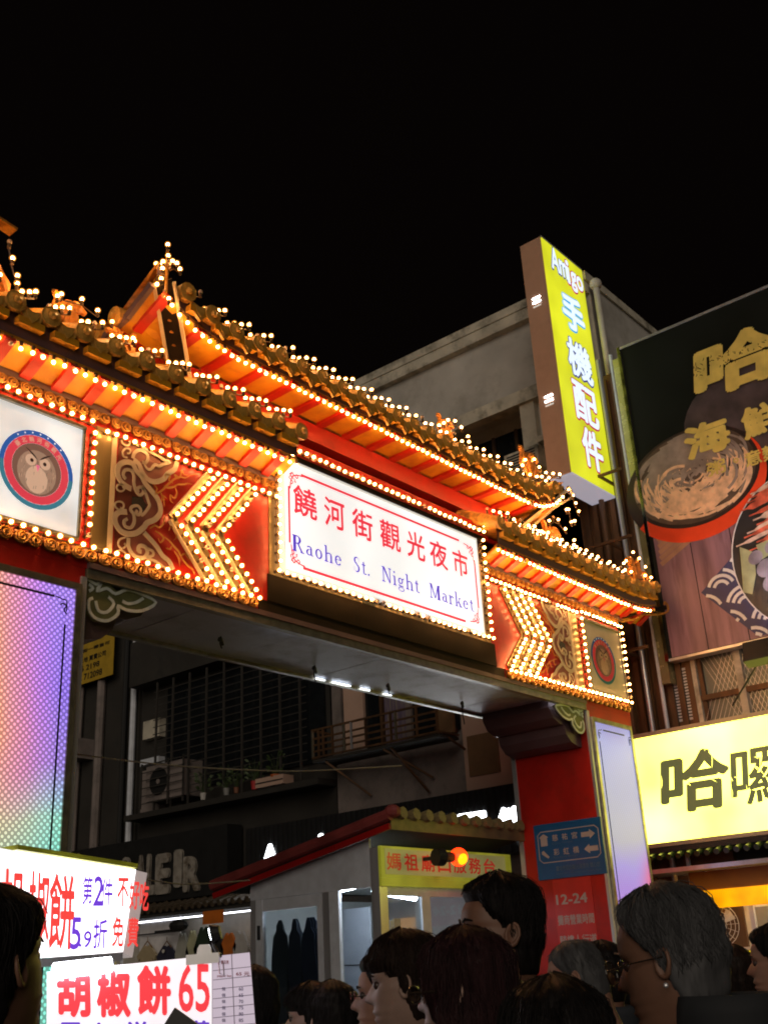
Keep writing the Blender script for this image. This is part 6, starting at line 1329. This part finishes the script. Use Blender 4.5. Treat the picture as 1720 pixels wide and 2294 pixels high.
# height above the ear line: front, back, half width
HEAD = [(-.235,.050,-.085,.085), (-.19,.040,-.080,.064), (-.15,.036,-.076,.057), (-.122,.045,-.074,.056), (-.112,.078,-.074,.052), (-.103,.092,-.076,.050), (-.088,.097,-.078,.055), (-.076,.090,-.080,.059),
        (-.066,.097,-.082,.062), (-.057,.092,-.084,.064), (-.049,.099,-.086,.066), (-.036,.094,-.089,.068), (-.015,.093,-.094,.071), (.004,.090,-.098,.073), (.018,.085,-.094,.071), (.034,.093,-.095,.072),
        (.060,.090,-.093,.071), (.084,.077,-.083,.064), (.100,.058,-.066,.051), (.112,.036,-.045,.035), (.120,.016,-.024,.018), (.1245,.002,-.006,.004)]
def head_point(z, phi, off=0.0):
    f, b, w = interp(HEAD, z); c, s = math.cos(phi), math.sin(phi)
    if c >= 0:
        n = 2.35; r = 1/((abs(c)/f)**n+(abs(s)/w)**n)**(1/n)
    else:
        n = 2.1; r = 1/((abs(c)/abs(b))**n+(abs(s)/w)**n)**(1/n)
    x, y = r*c, r*s
    if c > 0:
        nz = max(0, min(1, (0.034-z)/0.05)) if z > -.022 else max(0, 1-(-.022-z)/.012)
        if -.036 < z < .034: x += .021*nz*math.exp(-(y/.0135)**2) + .005*nz*math.exp(-(y/.024)**2)
        x -= .012*math.exp(-((abs(y)-.032)/.014)**2-((z-.014)/.012)**2)
        x -= .004*math.exp(-((z+.0575)/.003)**2)*math.exp(-(y/.024)**2)
    p = Vector((x, y, z))
    if off: p += Vector((x+.005, y, max(0, z-.025)*.95)).normalized()*off
    return p
def head_grid(zs, n, fn):
    return [[fn(z, 2*PI*j/n) for j in range(n)] for z in zs]
def grid_faces(rows, n, o=0): return [(o+i*n+j, o+i*n+(j+1) % n, o+(i+1)*n+(j+1) % n, o+(i+1)*n+j) for i in range(rows-1) for j in range(n)]
SKIN = {}
def skin_mat(key, c):
    if key not in SKIN:
        m = mat('skin_'+key, c, .5, var=.10, scale=25, bump=.06); b = m.node_tree.nodes['Principled BSDF']; b.inputs['Subsurface Weight'].default_value = .12; b.inputs['Subsurface Radius'].default_value = (.01,.004,.002); SKIN[key] = m
    return SKIN[key]
def hair_mat(name, c, c2=None):
    m = mat(name, c, .55, var=.5, scale=60, stretch=(1,1,.15), spec=.16, dirt=c2, dirt_amt=.9 if c2 else 0, dirt_scale=30); return m
HB, HG, HM, HBR = hair_mat('black_hair', (.012,.010,.010)), hair_mat('grey_hair', (.10,.10,.105), (.03,.03,.032)), hair_mat('dark_brown_hair', (.022,.013,.010)), hair_mat('maroon_tinted_hair', (.030,.012,.014))
def person(label, px, py, dist, az_deg, hair='short', hm=None, skin='warm', jacket=(.012,.013,.015), glasses=None, pitch=0.0, sc=0.95, roll=0.0, collar=True, jname=None, trousers=(.02,.02,.025), hairthick=.016, clip=False, earring=False, bald=0.0, mask=False, group=None, hat=None, strands=900, up=.045, back=.03, raise_to=None):
    """px,py: pixel of the head centre (ear line)"""
    hp = atD(px, py, dist); az = math.radians(az_deg)
    t_ = thing('person', label, 'person', (hp.x, hp.y, 0), 'people in the night market crowd')
    R = Matrix.Rotation(az, 4, 'Z'); Rh = R @ Matrix.Rotation(math.radians(pitch), 4, 'Y') @ Matrix.Rotation(math.radians(roll), 4, 'X')
    Mh = Matrix.Translation(hp) @ Rh @ Matrix.Diagonal((sc,sc,sc,1)); H = hp.z
    n = 40; zs = [-.235,-.21,-.19,-.17,-.15,-.135]+[-.122+.0052*i for i in range(47)]+[.1235,.1245]
    g_ = head_grid(zs, n, head_point); q = MB()
    vs = [Mh @ p for r_ in g_ for p in r_]
    # body below the neck is hidden by clothes but continuous with the head
    lower = []
    for zz, fx, bx_, w_ in ((0.0,.05,-.05,.08),):
        pass
    k0 = len(zs)
    ring_levels = [(-.30,.075,-.10,.13), (-.42,.10,-.11,.17), (-.75,.09,-.10,.14), (-.95,.10,-.12,.16)]
    vb = []
    for dz, f, b, w in reversed(ring_levels):
        for j in range(n):
            a = 2*PI*j/n; vb.append(Matrix.Translation(hp) @ R @ Vector(((f if math.cos(a) > 0 else -b)*math.cos(a)*sc-.01, w*math.sin(a)*sc, dz*sc)))
    allv = vb+vs; rows = len(ring_levels)+k0
    q.add(allv, grid_faces(rows, n)+[tuple(range(n-1,-1,-1)), tuple((rows-1)*n+j for j in range(n))])
    # ears
    for s in (-1, 1):
        ev = []; ne, nc = 14, 6
        for i in range(ne):
            a = 2*PI*i/ne; ex, ez = -.008+.014*math.cos(a)-(.004*math.sin(a)), .002+.026*math.sin(a)+(.0 if math.sin(a) > 0 else .004)
            rr = .0042 if a < PI*1.2 else .0058
            for k in range(nc):
                b_ = 2*PI*k/nc; ev.append(Mh @ Vector((ex*1.0+rr*math.cos(b_)*math.cos(a), s*(.0765+.010*max(0,-math.cos(a))+rr*math.sin(b_)), ez+rr*math.cos(b_)*math.sin(a))))
        q.add(ev, [(i*nc+k, ((i+1) % ne)*nc+k, ((i+1) % ne)*nc+(k+1) % nc, i*nc+(k+1) % nc) for i in range(ne) for k in range(nc)])
        q.add([Mh @ Vector((-.008+.013*math.cos(a), s*.0815, .002+.024*math.sin(a))) for a in [2*PI*i/12 for i in range(12)]]+[Mh @ Vector((-.004, s*.076, 0))], [(i, (i+1) % 12, 12) for i in range(12)])
    sk = skin_mat(skin, {'warm':(.34,.18,.125), 'pale':(.36,.235,.19), 'tan':(.21,.105,.068)}[skin]); q.build('body', sk, t_, True)
    # eyes, brows
    q = MB()
    for s in (-1, 1): q.sphere((.0,0,0), .0115, 8, 6); i0 = len(q.v)-(8*5+2); q.xform(Mh @ Matrix.Translation((.0735, s*.032, .014)), i0)
    q.build('eye', mat('dark_eye', (.05,.03,.025), .15) if 'dark_eye' not in bpy.data.materials else bpy.data.materials['dark_eye'], t_, True)
    q = MB()
    for s in (-1, 1): q.tube([Mh @ Vector((.094, s*.014, .034)), Mh @ Vector((.092, s*.032, .040)), Mh @ Vector((.078, s*.050, .036))], [.0022,.0030,.0016], 5)
    q.build('eyebrow', hm or HB, t_)
    # hair
    hm = hm or HB
    def mask_(z, phi):
        c = math.cos(phi); a = abs(math.degrees(phi if phi <= PI else 2*PI-phi))
        if hair in ('short', 'fade'): line = .082 if a < 42 else (.082-.045*min(1,(a-42)/22) if a < 72 else (.037-.02*min(1,(a-72)/8) if a < 88 else (.022-.105*min(1,(a-88)/26))))
        elif hair == 'bowl': line = .045 if a < 60 else (.03 if a < 85 else .0-.08*min(1,(a-85)/22))
        elif hair == 'long': line = .060 if a < 35 else (.060-.20*min(1,(a-35)/28))
        elif hair == 'thin': line = .088 if a < 45 else (.088-.060*min(1,(a-45)/30) if a < 80 else .028-.10*min(1,(a-80)/28))
        return 1/(1+math.exp(-(z-line)/.0035)) if (z-line) < .08 else 1.0
    def hfn(z, phi):
        m_ = mask_(z, phi); top = max(0, min(1, (z-.03)/.07)); th = hairthick*(.7+.6*top)
        if z < -.01 and hair != 'long': th *= max(.2, 1-(-.01-z)/.09)
        if hair == 'bowl' and math.cos(phi) > .3: th *= 1.15
        if hair == 'fade': th = hairthick*(.35+1.15*top)
        nz = noise.noise(Vector((z*40+px*.1, math.cos(phi)*3.1, math.sin(phi)*3.1)))
        nf = noise.noise(Vector((z*6, math.cos(phi)*13, math.sin(phi)*13+px)))
        return head_point(z, phi, -.006+m_*(th+.006)*(1+.22*nz+.22*nf))
    zs2 = [-.12+.0052*i for i in range(47)]+[.1228,.1245]; n2 = 72
    gh = head_grid(zs2, n2, hfn); q = MB(); q.add([Mh @ p for r_ in gh for p in r_]+[Mh @ Vector((.0,0,.1245+hairthick*1.25))], grid_faces(len(zs2), n2)+[((len(zs2)-1)*n2+j, (len(zs2)-1)*n2+(j+1) % n2, len(zs2)*n2) for j in range(n2)])
    if hair == 'long':
        # a curtain falling to the shoulders
        lv = [(-.02,.0), (-.08,.012), (-.15,.016), (-.22,.03), (-.30,.035), (-.36,.02)]; nn = 40; vs = []
        for dz, o_ in lv:
            for j in range(nn):
                phi = math.radians(58+ (302-58)*j/(nn-1)); f, b, w = interp(HEAD, max(dz, -.10)); c, s_ = math.cos(phi), math.sin(phi)
                rx_ = (abs(b)+.012+o_) if c < 0 else (f*.6+.012+o_); vs.append(Mh @ Vector((rx_*c+random.uniform(-.002,.002), (w+.016+o_)*s_, dz)))
        q.add(vs, [(i*nn+j, i*nn+j+1, (i+1)*nn+j+1, (i+1)*nn+j) for i in range(len(lv)-1) for j in range(nn-1)])
    ho = q.build('hair', hm, t_, True)
    q = MB()
    for i in range(strands):
        phi = random.uniform(0, 2*PI); z0 = random.uniform(.05,.122); L_ = random.uniform(.04,.10) if hair != 'long' else random.uniform(.10,.24); dphi = random.uniform(-.35,.35)
        if hair == 'thin': L_ *= .8
        pts = []; lift = random.uniform(.003,.009) if random.random() < .10 else 0
        for k in range(6):
            z = z0-L_*k/5; ph = phi+dphi*k/5
            if mask_(max(z,-.11), ph % (2*PI)) < .5 and k > 1 and hair != 'long': break
            if z < -.11 and hair != 'long': break
            if z < -.02 and hair == 'long':
                if math.cos(ph) > .3: break
                f, b, w = interp(HEAD, max(z, -.10)); p_ = Vector(((abs(b)+.030)*math.cos(ph), (w+.034)*math.sin(ph), z))
            else: p_ = hfn(z, ph % (2*PI)); r_ = Vector((p_.x, p_.y, max(0, p_.z)*.6)); p_ = p_+r_.normalized()*(.0012+.0018*math.sin(k*1.3+i)+(lift*math.sin(PI*min(1,k/4))))
            pts.append(Mh @ p_)
        if len(pts) >= 3: w_ = random.uniform(.0005,.0013)*sc; q.tube(pts, [w_*.5]+[w_]*(len(pts)-2)+[w_*.25], 3)
    if q.v: o = q.build('hair_strands', hm, ho, True)
    # jacket: shoulders, torso, sleeves with hands in the pockets
    jm = mat(jname or 'dark_jacket_cloth_%d' % px, jacket, .8, var=.18, scale=9, bump=.35, stretch=(1,1,.6)); q = MB(); B = Matrix.Translation((hp.x, hp.y, H)) @ R @ Matrix.Translation((-back, 0, up)); nj = 32
    lv = [(-.180,.062,.080,-.012), (-.205,.078,.095,-.015), (-.232,.090,.135,-.018), (-.255,.100,.180,-.018), (-.285,.112,.210,-.015), (-.34,.122,.222,-.01), (-.45,.128,.215,0), (-.60,.125,.195,0), (-.75,.130,.190,0), (-.88,.138,.200,0), (-.93,.135,.198,0)]
    vs = []
    for dz, d_, w_, xo in lv:
        for j in range(nj):
            a = 2*PI*j/nj; nn = 2.4; c, s_ = math.cos(a), math.sin(a); r_ = 1/((abs(c)/d_)**nn+(abs(s_)/w_)**nn)**(1/nn); f_ = 1+.03*noise.noise(Vector((dz*9, a*2, px)))
            drop = -.05*min(1,(abs(r_*s_)/.2)**2) if dz < -.2 and dz > -.33 else 0
            vs.append(B @ Vector((r_*c*f_+xo-.012, r_*s_*f_, dz+drop))*1.0)
    q.add(vs, grid_faces(len(lv), nj)+[tuple((len(lv)-1)*nj+j for j in range(nj))])
    for s in (-1, 1):
        if raise_to is not None and s < 0:
            sh_ = B @ Vector((-.02,-.165,-.275)); wr = Vector(raise_to)+Vector((0,0,-.16))-_fh*.02; el = sh_.lerp(wr, .45)+Vector((0,0,-.24))
            q.tube(catmull([tuple(p) for p in (sh_, B @ Vector((-.02,-.20,-.33)), sh_.lerp(el,.6), el, el.lerp(wr,.5), wr)], 3), [.062]*4+[.058]*4+[.052]*4+[.042]*4, 14)
            continue
        pts = [B @ Vector(v) for v in ((-.02,s*.165,-.275), (-.025,s*.215,-.33), (-.03,s*.245,-.45), (-.035,s*.262,-.58), (.02,s*.25,-.70), (.075,s*.19,-.82))]
        q.tube(catmull([tuple(p) for p in pts], 3), [.062]*4+[.060]*4+[.055]*4+[.047]*4, 14)
    if collar:
        vs = []; nc_ = 28
        for zc_, r_ in ((-.20,.078), (-.165,.083), (-.135,.087), (-.135,.078), (-.17,.072)):
            for j in range(nc_): a = 2*PI*j/nc_; vs.append(B @ Vector((r_*math.cos(a)*1.05-.018, r_*.95*math.sin(a), zc_-(.03 if math.cos(a) > .7 else 0))))
        q.add(vs, grid_faces(5, nc_))
    q.build('jacket', jm, t_, True)
    if raise_to is not None:
        # hand round the phone: palm behind it, four fingers closing on one edge, thumb on the other
        c = Vector(raise_to); ax = (_r*.55+Vector((0,0,1))*.8).normalized(); side = ax.cross(-_fh).normalized(); bk = -_fh; h = MB()
        h.tube(catmull([tuple(p) for p in (wr-Vector((0,0,.03)), wr+Vector((0,0,.03)), c-ax*.085+bk*.026, c-ax*.045+bk*.028, c-ax*.012+bk*.024)], 3), [.030]*4+[.033]*4+[.036]*4+[.016], 12)
        for k, L_ in enumerate((.94, 1.0, .95, .8)):
            o_ = c-ax*(.016+k*.021)+bk*.022
            h.tube(catmull([tuple(p) for p in (o_+side*.012, o_+side*.034*L_+bk*.004, o_+side*.047*L_-bk*.018, o_+side*.030*L_-bk*.036)], 3), [.0095]*4+[.009]*4+[.0075, .006], 8)
        o_ = c-ax*.075+bk*.020; h.tube(catmull([tuple(p) for p in (o_-side*.015, o_-side*.042+ax*.012, o_-side*.046+ax*.038-bk*.020, o_-side*.034+ax*.058-bk*.030)], 3), [.0125]*4+[.011]*4+[.009, .007], 8)
        h.build('hand', sk, t_, True)
    q = MB(); tm = 'dark_trousers'; tmm = bpy.data.materials.get(tm) or mat(tm, trousers, .8)
    zf = -H+.06
    for s in (-1, 1): q.tube([B @ Vector((0,s*.09,-.88)), B @ Vector((.01,s*.10,-1.2 if H > 1.35 else -.95)), B @ Vector((-.01,s*.10,zf-up))], [.10,.075,.058], 12)
    q.build('trousers', tmm, t_, True)
    for s in (-1, 1):
        q = MB(); q.sphere((0,0,0), .05, 10, 6, 0, (2.6,.95,.9)); q.xform(B @ Matrix.Translation((.05,s*.10,-H+.045-up))); q.build('shoe', M['black_metal'], t_, True)
    if glasses:
        q = MB()
        for s in (-1, 1):
            cx_ = .112; ww, hh = (.026,.022) if glasses == 'round' else (.029,.017)
            q.tube([Mh @ Vector((cx_-abs(ww*math.cos(a)+.034-.034)*.10, s*(.034+ww*math.cos(a)), .008+hh*math.sin(a))) for a in [2*PI*i/18 for i in range(19)]], .0016 if glasses != 'thick' else .003, 5)
            q.tube([Mh @ Vector((.106, s*.062, .012)), Mh @ Vector((.05, s*.079, .014)), Mh @ Vector((-.012, s*.082, .012))], .0014 if glasses != 'thick' else .0028, 5)
        q.tube([Mh @ Vector((cx_, -.009, .012)), Mh @ Vector((cx_+.003, 0, .014)), Mh @ Vector((cx_, .009, .012))], .0014, 5)
        q.build('glasses_frame', mat('dark_glasses_frame', (.03,.02,.015), .25) if 'dark_glasses_frame' not in bpy.data.materials else bpy.data.materials['dark_glasses_frame'], t_)
        q = MB()
        for s in (-1, 1): q.add([Mh @ Vector((.111, s*(.034+.9*ww*math.cos(a)), .008+.9*hh*math.sin(a))) for a in [2*PI*i/16 for i in range(16)]], [tuple(range(16))])
        q.build('lens', M['lens_dark'] if glasses in ('thick','round') else M['glass'], t_)
    if clip:
        q = MB()
        for k in range(5): q.tube([Mh @ Vector((-.085,-.072+k*.006,.03-k*.012)), Mh @ Vector((-.108,-.078+k*.006,.012-k*.012)), Mh @ Vector((-.10,-.062+k*.004,-.012-k*.008))], .0035, 5)
        q.build('hair_clip', mat('olive_shell_clip', (.35,.30,.12), .2, var=.4, scale=60), t_)
    if earring:
        q = MB(); q.sphere((0,0,0), .005, 8, 5); q.xform(Mh @ Matrix.Translation((-.004,.088,-.034))); q.build('earring', M['steel'], t_)
    return t_
M['lens_dark'] = bpy.data.materials.new('tinted_lens'); M['lens_dark'].use_nodes = True
_nt = M['lens_dark'].node_tree; _nt.nodes.clear(); _o = _nt.nodes.new('ShaderNodeOutputMaterial'); _m = _nt.nodes.new('ShaderNodeMixShader'); _t = _nt.nodes.new('ShaderNodeBsdfTransparent'); _t.inputs[0].default_value = (.35,.25,.2,1); _g = _nt.nodes.new('ShaderNodeBsdfGlossy'); _g.inputs['Roughness'].default_value = .04; _m.inputs[0].default_value = .35
_nt.links.new(_t.outputs[0], _m.inputs[1]); _nt.links.new(_g.outputs[0], _m.inputs[2]); _nt.links.new(_m.outputs[0], _o.inputs[0])

# azimuths: 39 looks straight away from the camera, 129 looks to the picture's left, -51 to its right
person('black haired person at the far left edge holding up a phone', -28, 2182, 1.95, 14, 'short', HB, 'tan', (.02,.022,.03), pitch=-8, raise_to=atD(396, 2352, 1.9), hairthick=.014, strands=2400)
person('grey haired elderly person in glasses and dark jacket, biggest head at right', 1508, 2160, 2.12, 98, 'thin', HG, 'tan', (.022,.024,.028), glasses='round', pitch=10, earring=True, hairthick=.014, strands=4200, up=.085, back=.06)
person('tall young person with thick black hair in high dark collar before the kiosk', 1122, 2100, 2.62, 138, 'fade', HB, 'tan', (.012,.013,.016), pitch=-2, hairthick=.016, strands=2200)
person('person with long dark reddish hair, dark glasses and olive hair clip', 1048, 2232, 2.4, 104, 'long', HBR, 'pale', (.012,.012,.013), glasses='thick', clip=True, hairthick=.014, strands=3200)
person('young person with brown bowl cut and bare ear facing left', 915, 2212, 2.9, 118, 'bowl', HM, 'pale', (.02,.02,.022), pitch=4, hairthick=.014, strands=2200)
person('young person in thin glasses with black hair, foremost face of the row', 872, 2238, 3.4, 122, 'short', HB, 'warm', (.02,.02,.024), glasses='thin', hairthick=.015)
person('black haired person seen from behind below the kiosk door', 748, 2296, 3.9, 62, 'long', HB, 'pale', (.015,.015,.016), hairthick=.014)
person('partly hidden person with dark fringe behind the black haired one', 700, 2290, 4.4, 118, 'bowl', HB, 'pale', (.02,.02,.02))
person('small dark haired person behind the edge of the price sheet', 566, 2243, 4.9, 118, 'long', HB, 'tan', (.02,.018,.018))
person('older person with thin cropped grey hair looking down before the red column', 1298, 2198, 3.8, 108, 'thin', HG, 'warm', (.03,.034,.04), pitch=18, hairthick=.006, strands=300, collar=False)
person('dark haired person standing behind the cropped grey head', 1352, 2195, 4.5, 70, 'short', HB, 'tan', (.03,.035,.045))
person('person with long wavy dark hair before the yellow counter', 1648, 2197, 5.0, 48, 'long', HM, 'warm', (.015,.015,.015), strands=500)
person('person cut off at the right edge before the lit shop', 1745, 2165, 4.2, 100, 'short', HB, 'warm', (.015,.015,.016))
person('dark haired person nearest the camera at the bottom with hunched shoulders', 1255, 2400, 1.9, 60, 'long', HB, 'tan', (.010,.011,.012), strands=2600)
person('small dark head far back beside the elderly person', 1412, 2265, 5.2, 60, 'short', HB, 'tan', (.03,.03,.03))
# phone held up at the bottom, with the hand that holds it
def hand_phone():
    t_ = thing('smartphone', 'dark smartphone held up in front of the pepper bun board', 'phone', atD(392,2350,1.9))
    c = atD(396, 2352, 1.9); ax = (_r*.55+Vector((0,0,1))*.8).normalized(); nrm = -_fh; side = ax.cross(nrm).normalized()
    q = MB(); q.bar(c-ax*.078, c+ax*.047, .074, .009, tuple(nrm)); q.build('casing', M['black_metal'], t_)
    q = MB(); q.bar(c-ax*.076-nrm*.005, c+ax*.045-nrm*.005, .070, .001, tuple(nrm)); q.build('screen', mat('dark_screen_glass', (.06,.05,.05), .1), t_)
    return c, ax, nrm, side
hand_phone()
# mark for the street lamps: none is visible, the place is lit by signs, bulbs and the added fill sun
